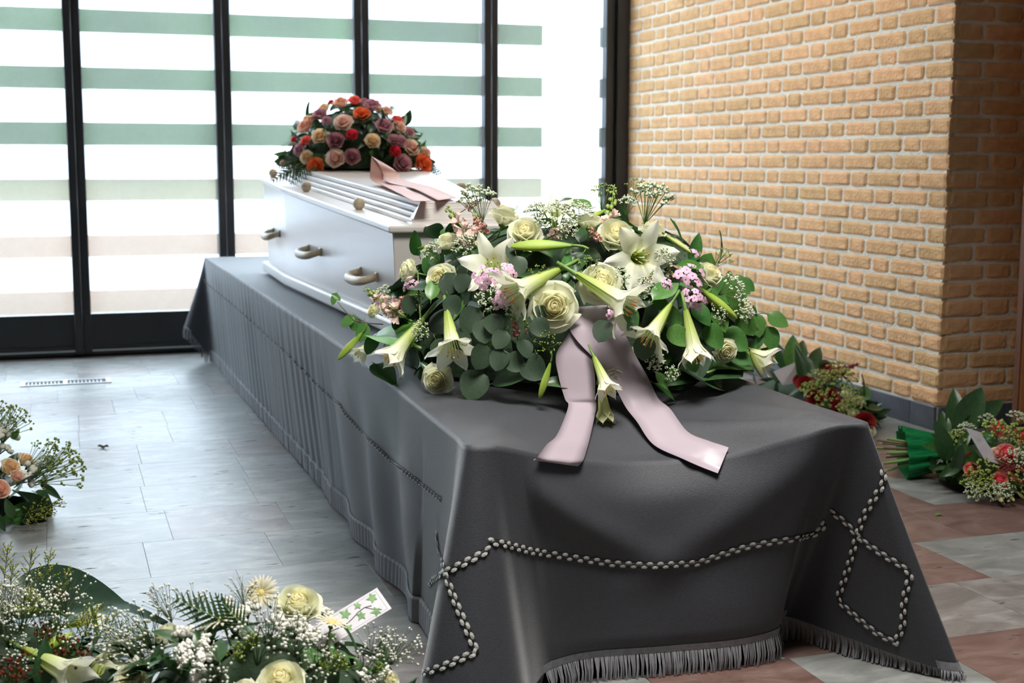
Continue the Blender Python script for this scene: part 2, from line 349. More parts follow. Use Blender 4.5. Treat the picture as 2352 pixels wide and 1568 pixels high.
# bricks: Flemish bond, 62 mm courses; each brick a little different
CO, Z0 = 0.0631, 0.0830
def brick_mesh(nm, L, seed):
    r = random.Random(seed); j = lambda a: r.uniform(-a, a)
    H_, D_ = CO - 0.0115, 0.05
    n = 4
    g = MB(); pts = []
    us = [0, 0.012, L * 0.35 + j(.01), L * 0.68 + j(.01), L - 0.012, L]; vsn = [0, 0.009, H_ * 0.5, H_ - 0.009, H_]
    for b_, vv in enumerate(vsn):
        for a_, uu in enumerate(us):
            ex = a_ in (0, 5); ey = b_ in (0, 4)
            d = 0.0035 if (ex or ey) else 0.0
            d = (0.008 if (ex and ey) else d) + j(0.0012)
            pts.append((uu + (j(.0018) if True else 0), d, vv + j(.0016)))
    g.v = pts; W_ = 6
    for b_ in range(4):
        for a_ in range(5):
            i = b_ * W_ + a_; g.f.append((i, i + 1, i + W_ + 1, i + W_)); g.m.append(0)
    rim = [i for i in range(6)] + [6 * b_ + 5 for b_ in range(1, 5)] + [24 + a_ for a_ in (4, 3, 2, 1, 0)] + [6 * b_ for b_ in (3, 2, 1)]
    o = len(g.v)
    for i in rim: g.v.append((pts[i][0], D_, pts[i][2]))
    for q in range(len(rim)):
        g.f.append((rim[(q + 1) % len(rim)], rim[q], o + q, o + (q + 1) % len(rim))); g.m.append(0)
    return g.mesh(nm, 'brick', False)
BS = [brick_mesh('stretcher', 0.2035, s) for s in range(6)]
BH = [brick_mesh('header', 0.1040, 20 + s) for s in range(6)]
BQ = [brick_mesh('three_quarter', 0.1520, 40 + s) for s in range(5)]
def wall_bricks(wall, origin, ux, nrm, length, z_top, keep, seed, start_odd):
    """origin: world point of the wall face at its near end, ux: run direction, nrm: outward normal"""
    r = random.Random(seed); ux = Vector(ux); nrm = Vector(nrm); cand = []
    row = 0
    while Z0 + CO * (row + 1) < z_top:
        s = 0.0; first = True; turn = row % 2 == start_odd
        seqi = 0
        while s < length - 0.02:
            if first:
                kind = 'H' if turn else 'Q'; first = False; nxt = 'S' if turn else 'H'
            else:
                kind = nxt; nxt = 'H' if kind == 'S' else 'S'
            L_ = {'S': 0.2035, 'H': 0.1040, 'Q': 0.1520}[kind]
            if s + L_ > length: L_s = max(0.02, length - s)
            else: L_s = L_
            cand.append((s, row, kind, L_s / L_)); s += L_ + 0.0115
        row += 1
    vis = [c for c in cand if keep(c)]; vis.sort(key=lambda c: c[0] + 0.02 * abs(c[1] - 13)); near = set(id(c) for c in vis[:300])
    mass = MB()
    for c in cand:
        s, row, kind, k = c
        me = r.choice({'S': BS, 'H': BH, 'Q': BQ}[kind])
        p = Vector(origin) + ux * s + Vector((0, 0, Z0 + CO * row + 0.006)) + nrm * (0.0045 + r.uniform(-0.001, 0.002) + (0.004 if kind == 'Q' and r.random() < .5 else 0))
        m = Matrix.Identity(4)
        for i in range(3): m[i][0], m[i][1], m[i][2] = ux[i] * k, -nrm[i], (0, 0, 1)[i]
        m.translation = p
        if id(c) in near: put('brick', me, wall, m)
        else:
            vs = [m @ v.co for v in me.vertices]
            mass.add(vs, [tuple(pl.vertices) for pl in me.polygons])
    if mass.v:
        o = put('brickwork', mass.mesh('brickwork', 'brick', False), wall); o['kind'] = 'stuff'

wall_r = struct('wall_right', MB().box((XW, YC + 0.01, 0.0), (XW + 0.25, 6.95, HC)).mesh('wall_right', 'mortar', False))
# local mesh frames mirror for the run direction away from the camera: ux = +Y, outward = -X
wall_bricks(wall_r, (XW, YC + 0.001, 0), (0, 1, 0), (-1, 0, 0), 2.75, HC, lambda c: Z0 + CO * c[1] < 1.50 + 0.13 * c[0], 5, 1)
wall_e = struct('wall_end', MB().box((XW + 0.02, YC + 0.004, 0.0), (4.6, YC + 0.25, HC)).mesh('wall_end', 'mortar', False))
wall_bricks(wall_e, (XW + 0.012, YC + 0.004, 0), (1, 0, 0), (0, -1, 0), 1.66, HC, lambda c: c[0] < 0.62 and Z0 + CO * c[1] < 1.62, 6, 0)

# slate skirting, slab by slab
bb = struct('baseboard_right', MB().box((XW - 0.004, YC, 0.0), (XW, YW - .04, 0.082)).mesh('baseboard_right', 'mortar', False))
def slab_mesh(L, seed):
    return bevel(MB().box((0, 0, 0), (0.012, L - 0.003, 0.083)).mesh('slab', 'slate', False), 0.0012, 1)
y = YC
for i, L in enumerate((0.145, 0.26, 0.30, 0.30, 0.30, 0.30, 0.30, 0.30, 0.30, 0.23)):
    put('slab', slab_mesh(L, i), bb, T((XW - 0.016, y, 0.001))); y += L
be = struct('baseboard_end', MB().box((XW + 0.012, YC - 0.004, 0.0), (4.5, YC + 0.002, 0.082)).mesh('baseboard_end', 'mortar', False))
x = XW - 0.002
for i, L in enumerate((0.28, 0.3, 0.3, 0.3, 0.3)):
    put('slab', bevel(MB().box((0, 0, 0), (L - 0.003, 0.012, 0.083)).mesh('slab', 'slate', False), 0.0012, 1), be, T((x, YC - 0.016, 0.001))); x += L

# folding wooden door at the right edge: leaf, edge in a shaded wood colour, near-black strip for the shade below
dr = struct('door_1', bevel(MB().box((3.066, 3.722, 0.060), (4.15, 3.752, 2.35)).mesh('door_1', 'door_wood', False), 0.003))
put('edge_strip', MB().box((3.060, 3.726, 0.060), (3.0655, 3.752, 2.35)).mesh('edge_strip', 'door_wood_shaded', False), dr)
put('foot_shade', MB().box((3.10, 3.73, 0.0), (4.15, 3.748, 0.0595)).mesh('foot_shade', 'bier_wood', False), dr)

# glazed wall: five panes in view and more to the left, black frame, frosted bands and clear strips between them
STRIPS = [(0.216 - 0.0, 0.316), (0.476, 0.579), (0.742, 0.845), (1.004, 1.110), (1.264, 1.366), (1.526, 1.632), (1.788, 1.894), (2.05, 2.156), (2.312, 2.418)]
MULL = [(-3.352 - 0.683 * 0, -3.274)] + [(0.080 + 0.683 * k, 0.158 + 0.683 * k) for k in (-4, -3, -2, -1)] + [(0.080, 0.158), (0.767, 0.846), (1.446, 1.527), (2.120, 2.201)]
win = struct('window_1', MB().box((-3.40, YW, 0.03), (2.925, YW + 0.05, 0.205)).box((-3.40, YW - .012, 0.012), (2.925, YW + 0.06, 0.05)).box((-3.40, YW, 2.55), (2.925, YW + 0.07, 2.70)).mesh('window_1', 'black_frame', False))
put('sill_strip', MB().box((-3.40, YW - 0.018, 0.026), (2.84, YW - 0.0125, 0.034)).mesh('sill_strip', 'silver', False), win)
put('base_gap', MB().box((-3.40, YW - 0.004, 0.0), (2.925, YW + 0.05, 0.0115)).mesh('base_gap', 'grille_dark', False), win)  # solid near-black strip standing in for the shaded gap below the frame
for i, (a, b) in enumerate(MULL + [(2.790, 2.848)]):
    g = MB().box((a, YW - 0.045, 0.02), (a + (b - a) * 0.48, YW + 0.06, 2.6)).box((a + (b - a) * 0.50, YW - 0.022, 0.02), (b, YW + 0.06, 2.6))
    put('mullion', bevel(g.mesh('mullion', 'black_frame', False), 0.003, 1), win)
put('corner_post', bevel(MB().box((2.850, YW - 0.05, 0.0), (2.922, YW + 0.06, 2.6)).mesh('corner_post', 'black_frame', False), 0.003, 1), win)
edges = sorted(MULL); pans = [(edges[i][1], edges[i + 1][0]) for i in range(len(edges) - 1)] + [(2.201, 2.790)]
for a, b in pans:
    pane = put('pane', MB().box((a - 0.01, YW + 0.012, 0.19), (b + 0.01, YW + 0.016, 2.56)).mesh('pane', 'strip_glass', False), win)
    zs = [0.205] + [v for s_ in STRIPS for v in s_] + [2.55]
    for q in range(1, len(zs) - 1, 2):
        z_a, z_b = zs[q + 1], zs[q + 2] if q + 2 < len(zs) else 2.55
        put('frosted_band', MB().add([(a - .008, YW + 0.0112, z_a), (b + .008, YW + 0.0112, z_a), (b + .008, YW + 0.0112, z_b), (a - .008, YW + 0.0112, z_b)], [(0, 1, 2, 3)]).mesh('frosted_band', 'white_film', False), pane)

# the rest of the room (behind and beside the camera)
struct('ceiling', MB().box((-4.8, -4.4, HC), (4.8, 7.0, HC + 0.15)).mesh('ceiling', 'ceiling_paint', False))
struct('trim_1', MB().box((-4.6, YW - .02, 2.70), (2.925, YW + 0.12, HC)).box((-4.6, YW - .02, 0), (-3.40, YW + .12, 2.70)).mesh('trim_1', 'wall_paint', False))
struct('wall_back', MB().box((-4.8, -4.4, 0), (4.8, -4.2, HC)).mesh('wall_back', 'wall_paint', False))
struct('wall_side', MB().box((4.6, -4.2, 0), (4.8, YC, HC)).mesh('wall_side', 'wall_paint', False))
struct('wall_left', MB().box((-4.8, -4.2, 0), (-4.6, 6.95, HC)).mesh('wall_left', 'wall_paint', False))

# outside: paving, a rising lawn, a tall hedge and a white rendered building
ground = struct('ground', MB().box((-60, 6.95, -0.3), (60, 20.0, -0.02)).box((-60, -20, -0.3), (-4.81, 6.94, -0.02)).mesh('ground', 'paving', False))
struct('lawn_bank', MB().grid(lambda u, v: (-60 + 120 * u, 20 + 16 * v, -0.02 + 0.62 * sm(v, 0, 1)), 24, 10).mesh('lawn_bank', 'lawn'))
hr = random.Random(3)
def hedge_pt(u, v):
    a = PI * v; x_ = -34 + 47.6 * u; y_ = 33.5 - 2.0 * math.sin(a) ** 0.6 * (1 if a < PI / 2 else 1) * math.cos(a); z_ = 0.35 + 6.5 * math.sin(a) ** 0.5
    n_ = noise.noise(Vector((x_ * 0.5, y_ * 0.6, z_ * 0.55))) * 0.9 + noise.noise(Vector((x_ * 1.6, y_ * 1.6, z_ * 1.6))) * 0.35
    return (x_, y_ - n_ * math.cos(a), z_ + n_ * math.sin(a))
hd = put('hedge', MB().grid(hedge_pt, 120, 26).mesh('hedge', 'hedge_green'))
hd['label'] = 'tall green hedge far outside, seen through the clear strips of the glazing'; hd['category'] = 'hedge'
bl = put('garden_wall', MB().box((7.72, 21.0, -0.03), (26.0, 21.28, 6.0)).box((7.68, 20.95, 6.0), (26.0, 21.33, 6.12)).mesh('garden_wall', 'render_white', False))
bl['label'] = 'tall white rendered wall outside, glaring through the rightmost pane'; bl['category'] = 'wall'

# floor grille by the window
gr = thing('floor_grille', (0.02, 5.985, 0.0), 'narrow white slotted grille set in the floor near the glazed wall', 'grille')
put('pan', MB().box((-0.165, -0.05, 0.0002), (0.18, 0.05, 0.0012)).mesh('pan', 'grille_dark', False), gr)
put('frame', MB().box((-0.175, -0.062, 0.0003), (0.19, -0.042, 0.004)).box((-0.175, 0.042, 0.0003), (0.19, 0.062, 0.004)).box((-0.175, -0.042, 0.0003), (-0.155, 0.042, 0.004)).box((0.17, -0.042, 0.0003), (0.19, 0.042, 0.004)).box((-0.004, -0.042, 0.0003), (0.014, 0.042, 0.004)).mesh('frame', 'grille_white', False), gr)
bar = MB().box((-0.0022, -0.042, 0.001), (0.0022, 0.042, 0.0020)).mesh('bar', 'grille_white', False)
for k in range(9):
    put('bar', bar, gr, T((-0.143 + 0.0152 * k, 0, 0))); put('bar', bar, gr, T((0.026 + 0.0155 * k, 0, 0)))

# ================================================================ BIER AND PALL
bier = thing('bier', (1.02, 4.3, 0.0), 'dark bier under the grey pall, showing below the lifted far corner', 'bier')
put('bier_top', bevel(MB().box((-0.33, -1.86, 0.39), (0.33, 2.03, 0.425)).mesh('bier_top', 'bier_wood', False), 0.006), bier)
put('rail', MB().box((-0.30, -1.82, 0.30), (-0.26, 1.98, 0.39)).box((0.26, -1.82, 0.30), (0.30, 1.98, 0.39)).mesh('rail', 'bier_wood', False), bier)
for sx in (-1, 1):
    for yy in (-1.7, 1.9):
        put('leg', bevel(MB().box((sx * 0.275 - 0.04, yy - 0.05, 0.0), (sx * 0.275 + 0.04, yy + 0.05, 0.39)).mesh('leg', 'bier_wood', False), 0.005), bier)

# stations round the pall: top edge point -> hem point
ST = [((1.02, 6.40, .490), (1.02, 6.47, .06)), ((.80, 6.40, .490), (.80, 6.46, .07)), ((.70, 6.402, .490), (.70, 6.44, .12)), ((.662, 6.400, .490), (.560, 6.43, .165)), ((.658, 6.385, .490), (.580, 6.395, .150)), ((.6585, 6.37, .490), (.672, 6.37, .03)),
      ((.659, 6.33, .490), (.686, 6.31, .03)), ((.660, 5.6, .490), (.690, 5.6, .03)), ((.660, 4.6, .490), (.698, 4.6, .03)), ((.660, 3.8, .490), (.706, 3.9, .03)), ((.660, 3.44, .490), (.700, 3.45, .03)), ((.660, 3.0, .484), (.692, 3.05, .03)),
      ((.658, 2.6, .472), (.684, 2.70, .03)), ((.656, 2.33, .464), (.676, 2.50, .03)), ((.653, 2.23, .463), (.655, 2.35, .03)), ((.650, 2.185, .463), (.560, 2.16, .03)), ((.652, 2.165, .463), (.556, 2.09, .03)), ((.660, 2.155, .463), (.630, 2.045, .03)),
      ((.676, 2.150, .463), (.712, 2.062, .03)), ((.70, 2.150, .461), (.758, 2.125, .035)), ((.75, 2.155, .446), (.815, 2.185, .042)), ((.88, 2.168, .405), (.90, 2.205, .045)), ((1.03, 2.175, .388), (1.04, 2.185, .045)), ((1.18, 2.160, .402), (1.18, 2.175, .045)),
      ((1.30, 2.115, .452), (1.275, 2.195, .050)), ((1.345, 2.097, .468), (1.305, 2.255, .055)), ((1.365, 2.091, .469), (1.345, 2.275, .05)), ((1.378, 2.088, .470), (1.41, 2.15, .04)), ((1.386, 2.088, .470), (1.50, 2.015, .022)), ((1.392, 2.093, .470), (1.545, 1.995, .018)),
      ((1.396, 2.105, .470), (1.535, 2.06, .03)), ((1.397, 2.14, .470), (1.47, 2.25, .03)), ((1.392, 2.3, .472), (1.43, 2.5, .03)), ((1.382, 2.7, .482), (1.415, 2.8, .03)), ((1.380, 3.4, .490), (1.41, 3.4, .03)), ((1.380, 4.6, .490), (1.41, 4.6, .03)), ((1.380, 5.8, .490), (1.41, 5.8, .03)),
      ((1.380, 6.36, .490), (1.42, 6.40, .06)), ((1.34, 6.40, .490), (1.36, 6.48, .06)), ((1.02, 6.40, .490), (1.02, 6.47, .06))]
def cr(p0, p1, p2, p3, t): return 0.5 * ((2 * p1) + (-p0 + p2) * t + (2 * p0 - 5 * p1 + 4 * p2 - p3) * t * t + (-p0 + 3 * p1 - 3 * p2 + p3) * t * t * t)
def mono(p0, p1, p2, p3, t, L0, L1, L2):      # centripetal-ish: tangents limited by segment length
    m1 = (p2 - p0) / (L0 + L1) * L1; m2 = (p3 - p1) / (L1 + L2) * L1
    t2, t3 = t * t, t * t * t
    return p1 * (2 * t3 - 3 * t2 + 1) + m1 * (t3 - 2 * t2 + t) + p2 * (-2 * t3 + 3 * t2) + m2 * (t3 - t2)
TOPS = [Vector(a) for a, b in ST]; BOTS = [Vector(b) for a, b in ST]
cols = []                                        # (station parameter) sampled by hem length
for i in range(len(ST) - 1):
    L_ = (BOTS[i + 1] - BOTS[i]).length
    fine = 0.010 if 5 <= i <= 32 else 0.03
    n_ = max(3, int(L_ / fine))
    cols += [i + k / n_ for k in range(n_)]
cols.append(len(ST) - 1 - 1e-6)
def station(A, s):
    i = min(int(s), len(A) - 2); t = s - i
    g = lambda k: A[max(0, min(len(A) - 1, k))]
    p0, p1, p2, p3 = g(i - 1), g(i), g(i + 1), g(i + 2)
    d = lambda a, b: max(1e-4, (b - a).length)
    return mono(p0, p1, p2, p3, t, d(p0, p1), d(p1, p2), d(p2, p3))
def pall_pt(s, t):
    """t 0 at the top edge, 1 at the hem"""
    a, b = station(TOPS, s), station(BOTS, s)
    front = 1 if 19 < s < 26 else 0
    hz = t ** 1.15 if s < 14 else t ** 1.05
    p = Vector((a.x + (b.x - a.x) * hz, a.y + (b.y - a.y) * hz, a.z + (b.z - a.z) * t))
    # side pleats on the long side
    if 5.2 < s < 12.5:
        y = p.y
        am = sm(y, 3.38, 3.75) * (1 - sm(y, 6.0, 6.3)) * (0.35 + 0.65 * sm(t, 0.0, 0.25))
        ph = y * 2 * PI / 0.105 + 2.6 * noise.noise(Vector((y * 3.1, 1.7, t * 0.5)))
        ph2 = y * 2 * PI / 0.047 + 2.0 * noise.noise(Vector((y * 5, 7.7, t * 0.4)))
        p.x -= am * (0.0034 * (math.sin(ph)) * (0.6 + 0.8 * noise.noise(Vector((y * 2.0, 3.3, 0)))) + 0.0013 * math.sin(ph2))
        # broad soft folds nearer the front
        am2 = (1 - sm(y, 3.3, 3.9)) * sm(t, 0.05, 0.6)
        p.x -= am2 * (0.012 * math.sin(y * 2 * PI / 0.33 + 1.2 + 0.9 * t) + 0.008 * noise.noise(Vector((y * 6, 0.3, t * 1.5))))
    if 20 < s < 25.2:                              # swag folds of the front
        u = (p.x - 0.72) / 0.60
        bend = math.sin(PI * min(1, max(0, u)))
        p.y += 0.022 * bend * math.sin(PI * min(1, t * 1.1)) - 0.012 * bend * sm(t, 0, 0.2) * (1 - t)
        d1 = (t - (0.10 + 0.75 * u)); p.y -= 0.012 * math.exp(-(d1 / 0.10) ** 2) * sm(u, 0.0, 0.08) * (1 - sm(u, 0.3, 0.7))
        d2 = (t - (0.06 + 0.95 * (1 - u))); p.y -= 0.010 * math.exp(-(d2 / 0.12) ** 2) * sm(1 - u, 0, 0.08) * (1 - sm(1 - u, 0.3, 0.75))
        p.y += 0.006 * noise.noise(Vector((p.x * 5, t * 3, 4.4)))
    return p
def top_z(x, y):
    z = 0.491 - 0.026 * (1 - sm(y, 2.1, 3.0))
    z += (0.004 if y < 3.2 else 0.0012) * noise.noise(Vector((x * 3.2, y * 2.4, 0.6))) - (0.001 if y > 3.2 else 0)
    u_ = (x - 0.69) / 0.66; z -= 0.075 * math.sin(PI * min(1, max(0, u_))) ** 1.4 * min(1.0, max(0.0, (2.75 - y) / 0.58)) ** 1.8
    if y < 2.75:                                   # pull lines of the cloth towards the two front corners
        for (cx_, cy_, ang, wd, am) in ((0.66, 2.16, 0.95, 0.035, 0.007), (1.38, 2.10, 2.45, 0.035, 0.015), (1.38, 2.10, 2.0, 0.03, 0.010), (1.10, 2.16, 1.75, 0.05, -0.003), (0.98, 2.16, 1.3, 0.05, 0.002)):
            dx, dy = x - cx_, y - cy_; al = dx * math.cos(ang) + dy * math.sin(ang); ac = -dx * math.sin(ang) + dy * math.cos(ang)
            z += am * math.exp(-(ac / wd) ** 2) * sm(al, 0.0, 0.10) * (1 - sm(al, 0.25, 0.55))
    return z
NT = 44
ns = len(cols)
V, Fc = [], []
inner_k = [0.985, 0.95, 0.9, 0.83, 0.74, 0.63, 0.5, 0.36, 0.2, 0.0]
rows = []
for k in reversed(inner_k):                        # from the middle line out to the edge
    row = []
    for s in cols:
        a = station(TOPS, s); c = Vector((1.02, max(2.62, min(6.0, a.y)), 0.49))
        x_, y_ = c.x + (a.x - c.x) * k, c.y + (a.y - c.y) * k
        zt = top_z(x_, y_); e = sm(k, 0.80, 1.0)
        if 18.2 < s < 26.0:
            y_ += math.sin(PI * min(1, max(0, (a.x - 0.69) / 0.66))) ** 1.6 * 0.085 * sm(k, 0.0, 1.0)
        row.append(Vector((x_, y_, zt * (1 - e) + (a.z + 0.001) * e)))
    rows.append(row)
for j in range(NT + 1):
    t = j / NT
    row = []
    for s in cols:
        p = pall_pt(s, t)
        if 18.2 < s < 26.0:                        # the front edge rolls over softly instead of creasing
            u = (station(TOPS, s).x - 0.69) / 0.66; soft = math.sin(PI * min(1, max(0, u))) ** 1.6
            p.y += soft * 0.085 * max(0.0, 1 - t / 0.55) ** 2.4
        row.append(p)
    rows.append(row)
for row in rows: V += row
for j in range(len(rows) - 1):
    for i in range(ns - 1):
        Fc.append((j * ns + i, j * ns + i + 1, (j + 1) * ns + i + 1, (j + 1) * ns + i))
pall_mb = MB().add(V, Fc)
pall_me = pall_mb.mesh('pall', 'pall_cloth')
pall = put('pall', pall_me)
pall['label'] = 'grey pall with braid and fringe draped over the bier under the coffin'; pall['category'] = 'pall'
BVH = BVHTree.FromPolygons([Vector(v) for v in pall_mb.v], pall_mb.f)
def on_cloth(px, py):
    h = BVH.ray_cast(EYE_P, ray(px, py).normalized())
    return (h[0], h[1] if h[1].dot(FWD) < 0 else -h[1]) if h[0] is not None else None

# braid: black cords with silver lozenges either side, laid on the cloth
def braid(pix, wdt=0.0075, step=0.0085, bw=0.40):
    pts = []
    for (a, b), (c, d) in zip(pix[:-1], pix[1:]):
        n_ = max(2, int(math.hypot(c - a, d - b) / 4))
        for k in range(n_):
            h = on_cloth(a + (c - a) * k / n_, b + (d - b) * k / n_)
            if h: pts.append(h)
    h = on_cloth(*pix[-1])
    if h: pts.append(h)
    if len(pts) < 3: return
    # even spacing
    out = [pts[0]]; acc = 0
    for q in range(1, len(pts)):
        if (pts[q][0] - out[-1][0]).length > step and (pts[q][0] - out[-1][0]).length < 0.10:
            seg = pts[q][0] - out[-1][0]; n_ = max(1, round(seg.length / step))
            base = out[-1]
            for k in range(1, n_ + 1): out.append((base[0] + seg * (k / n_), pts[q][1]))
        elif (pts[q][0] - out[-1][0]).length >= 0.10: out.append(pts[q])
    cord, bead = MB(), MB()
    A, B = [], []
    for q in range(len(out)):
        p, n_ = out[q]; t_ = (out[min(q + 1, len(out) - 1)][0] - out[max(q - 1, 0)][0])
        if t_.length < 1e-6: continue
        t_.normalize(); sd = n_.cross(t_).normalized(); off = n_ * 0.0022
        w_ = wdt * 0.34 * (1 if q % 2 else -1)
        A.append(p + off * 1.1 + sd * w_); B.append((p + n_ * 0.0012 - sd * wdt * .80, p + n_ * 0.0012 + sd * wdt * .80))
        for side in (1, -1):
            if (q % 2 == 0) == (side > 0):
                c = p + off + sd * side * wdt * 0.46
                a1, b1 = t_ * step * (0.80 if bw > .3 else .4), sd * wdt * bw
                bead.add([c - a1, c - a1 * .5 - b1 + n_ * .0006, c + a1 * .5 - b1 + n_ * .0006, c + a1, c + a1 * .5 + b1 + n_ * .0006, c - a1 * .5 + b1 + n_ * .0006, c + n_ * 0.0014],
                         [(0, 1, 6), (1, 2, 6), (2, 3, 6), (3, 4, 6), (4, 5, 6), (5, 0, 6)])
    cord.tube(A, wdt * 0.13, 5)
    for q in range(len(B) - 1): cord.add([B[q][0], B[q + 1][0], B[q + 1][1], B[q][1]], [(0, 1, 2, 3)])
    c = put('braid_cord', cord.mesh('braid_cord', 'black_cord'), pall)
    b = put('silver_beads', bead.mesh('silver_beads', 'silver_bead', False), c); b['kind'] = 'stuff'
BRAIDS = [
    [(469, 644), (496, 668), (526, 692), (568, 729), (607, 767), (645, 798), (683, 836), (721, 876), (760, 912), (783, 930), (790, 946), (840, 1000), (897, 1056), (955, 1100), (1014, 1147)],
    [(1004, 1224), (1009, 1265), (1020, 1300), (1024, 1314), (1031, 1336), (1050, 1389), (1069, 1434), (1094, 1496), (1057, 1512), (1020, 1529), (974, 1546)],
    [(988, 1345), (996, 1331), (1024, 1314), (1069, 1291), (1102, 1273), (1121, 1262)],
    [(1126, 1243), (1170, 1252), (1219, 1265), (1312, 1279), (1406, 1293), (1500, 1298), (1600, 1292), (1658, 1272), (1716, 1254), (1774, 1243), (1833, 1235), (1871, 1225), (1887, 1214), (1894, 1202)],
    [(1912, 1176), (1941, 1196), (1970, 1228), (1988, 1245), (2034, 1276), (2065, 1294), (2086, 1311), (2090, 1325), (2079, 1367), (2075, 1398), (2075, 1437), (2058, 1474)],
    [(2058, 1474), (2019, 1456), (1976, 1422), (1930, 1382), (1926, 1371), (1937, 1340), (1951, 1297), (1970, 1228), (1982, 1189), (2007, 1146), (2027, 1113), (2029, 1092), (2026, 1080)]]
for q_, bpx in enumerate(BRAIDS): braid(bpx, 0.0070 if q_ == 0 else 0.0075, bw=0.2 if q_ == 0 else 0.4)

# fringe along the whole hem: heading tape and hanging threads
fr = random.Random(5)
head, thr = MB(), MB()
P0 = [pall_pt(s, 1.0) for s in cols]
def outward(i):
    t_ = P0[min(i + 1, ns - 1)] - P0[max(i - 1, 0)]
    o = Vector((t_.y, -t_.x, 0)); o = o.normalized() if o.length > 1e-7 else Vector((0, -1, 0))
    c = Vector((1.02, max(2.4, min(6.2, P0[i].y)), 0))
    return o if o.dot(P0[i] - c) > 0 else -o
for i in range(ns - 1):
    o1, o2 = outward(i) * 0.0015, outward(i + 1) * 0.0015
    up1, up2 = (pall_pt(cols[i], 0.965) - P0[i]), (pall_pt(cols[i + 1], 0.965) - P0[i + 1])
    a, b = P0[i], P0[i + 1]
    head.add([a + o1, b + o2, b + o2 + up2, a + o1 + up1], [(0, 1, 2, 3)])
    seg = (b - a).length
    if seg < 1e-4: continue
    if 5.0 < cols[i] < 14.2: continue
    n_ = max(1, int(seg / (0.0030 if a.y < 3.0 else 0.009)))
    for k in range(n_):
        p = a.lerp(b, (k + fr.random() * 0.6) / n_) + o1 * 0.6
        ln = max(0.012, p.z - 0.002); sp = fr.gauss(0, 1) * 0.0028
        td = (b - a).normalized(); od = outward(i)
        tip = Vector((p.x, p.y, 0.003)) + td * sp + od * fr.uniform(0.001, 0.012)
        if p.z > 0.07: tip = p + Vector((0, 0, -0.05)) + td * sp
        mid = p.lerp(tip, 0.55) + od * 0.004
        wd = td * (0.0015 if a.y < 3.0 else 0.0034)
        thr.add([p - wd, p + wd, mid + wd, mid - wd, tip + wd, tip - wd], [(0, 1, 2, 3), (3, 2, 4, 5)])
hb = MB(); idx = [i for i in range(ns) if 4.9 < cols[i] < 14.4]
def band_pt(i, f):
    p = pall_pt(cols[i], 0.90).lerp(P0[i], min(1, f * 1.15)); p.z = 0.062 * (1 - f) + 0.004 * f
    return p + outward(i) * (0.004 + 0.0012 * (i % 2))
for q in range(len(idx) - 1):
    i, j = idx[q], idx[q + 1]
    r0 = [band_pt(i, f) for f in (0, 0.1, 0.5, 1)]; r1 = [band_pt(j, f) for f in (0, 0.1, 0.5, 1)]
    r0[0] -= outward(i) * 0.004; r1[0] -= outward(j) * 0.004
    for c_ in range(3): hb.add([r0[c_], r1[c_], r1[c_ + 1], r0[c_ + 1]], [(0, 1, 2, 3)])
put('hem_band', hb.mesh('hem_band', 'hem'), pall)
put('heading_tape', head.mesh('heading_tape', 'fringe'), pall)
o = put('fringe', thr.mesh('fringe', 'fringe'), pall); o['kind'] = 'stuff'

# ================================================================ COFFIN
cof = thing('coffin', (1.05, 4.3, 0.492), 'white coffin with wooden handles and a stepped lid resting on the pall', 'coffin')
CL = Vector(cof.location)
LID = [(.793, 3.304), (.758, 4.775), (.782, 5.432), (1.385, 5.390), (1.408, 4.735), (1.182, 3.280)]   # rim outline: near left, shoulder, head ... near right
CC = Vector((1.06, 4.45))
def inset(poly, d):
    """move every side of the polygon inwards by d"""
    n = len(poly); out = []
    A = sum(poly[i][0] * poly[(i + 1) % n][1] - poly[(i + 1) % n][0] * poly[i][1] for i in range(n)); sgn = 1 if A > 0 else -1
    ln = []
    for i in range(n):
        a, b = Vector(poly[i]), Vector(poly[(i + 1) % n]); e = (b - a).normalized(); nr = Vector((-e.y, e.x)) * sgn
        ln.append((a + nr * (d[i] if isinstance(d, (list, tuple)) else d), e))
    for i in range(n):
        p, e = ln[i - 1]; q, f = ln[i]; cr_ = e.x * f.y - e.y * f.x
        t = ((q.x - p.x) * f.y - (q.y - p.y) * f.x) / cr_ if abs(cr_) > 1e-9 else 0
        v = p + e * t; out.append((v.x, v.y))
    return out
zl = lambda x, y: 0.779 + 0.0455 * (y - 3.304)
LOC = lambda poly: [(x - CL.x, y - CL.y) for x, y in poly]
ZL = lambda dz: (lambda x, y: zl(x + CL.x, y + CL.y) + dz - CL.z)
body_top, body_bot = inset(LID, 0.013), inset(LID, 0.026)
g = MB(); n6 = 6
g.add([(x - CL.x, y - CL.y, 0.045) for x, y in body_bot] + [(x - CL.x, y - CL.y, zl(x, y) - 0.019 - CL.z) for x, y in body_top], [tuple(range(6)), tuple(reversed(range(6, 12)))] + [(i, i + 6, (i + 1) % 6 + 6, (i + 1) % 6) for i in range(6)])
put('body', bevel(g.mesh('body', 'coffin_white', False), 0.004, 2, 0.15), cof)
put('base_moulding', bevel(MB().prism(LOC(inset(LID, 0.004)), 0.010, 0.048).mesh('base_moulding', 'coffin_white', False), 0.008, 3, 0.3), cof)
put('gap_shade', MB().prism(LOC(inset(LID, 0.05)), 0.0005, 0.010).mesh('gap_shade', 'bier_wood', False), cof)  # near-black slab that paints the shadow gap under the coffin
lid = put('lid', bevel(MB().prism(LOC(LID), ZL(-0.019), ZL(0.0)).mesh('lid', 'coffin_white', False), 0.006, 3, 0.3), cof)
steps = [(0.070, -0.001, 0.012), (0.084, 0.012, 0.024), (0.098, 0.024, 0.038), (0.112, 0.038, 0.052)]
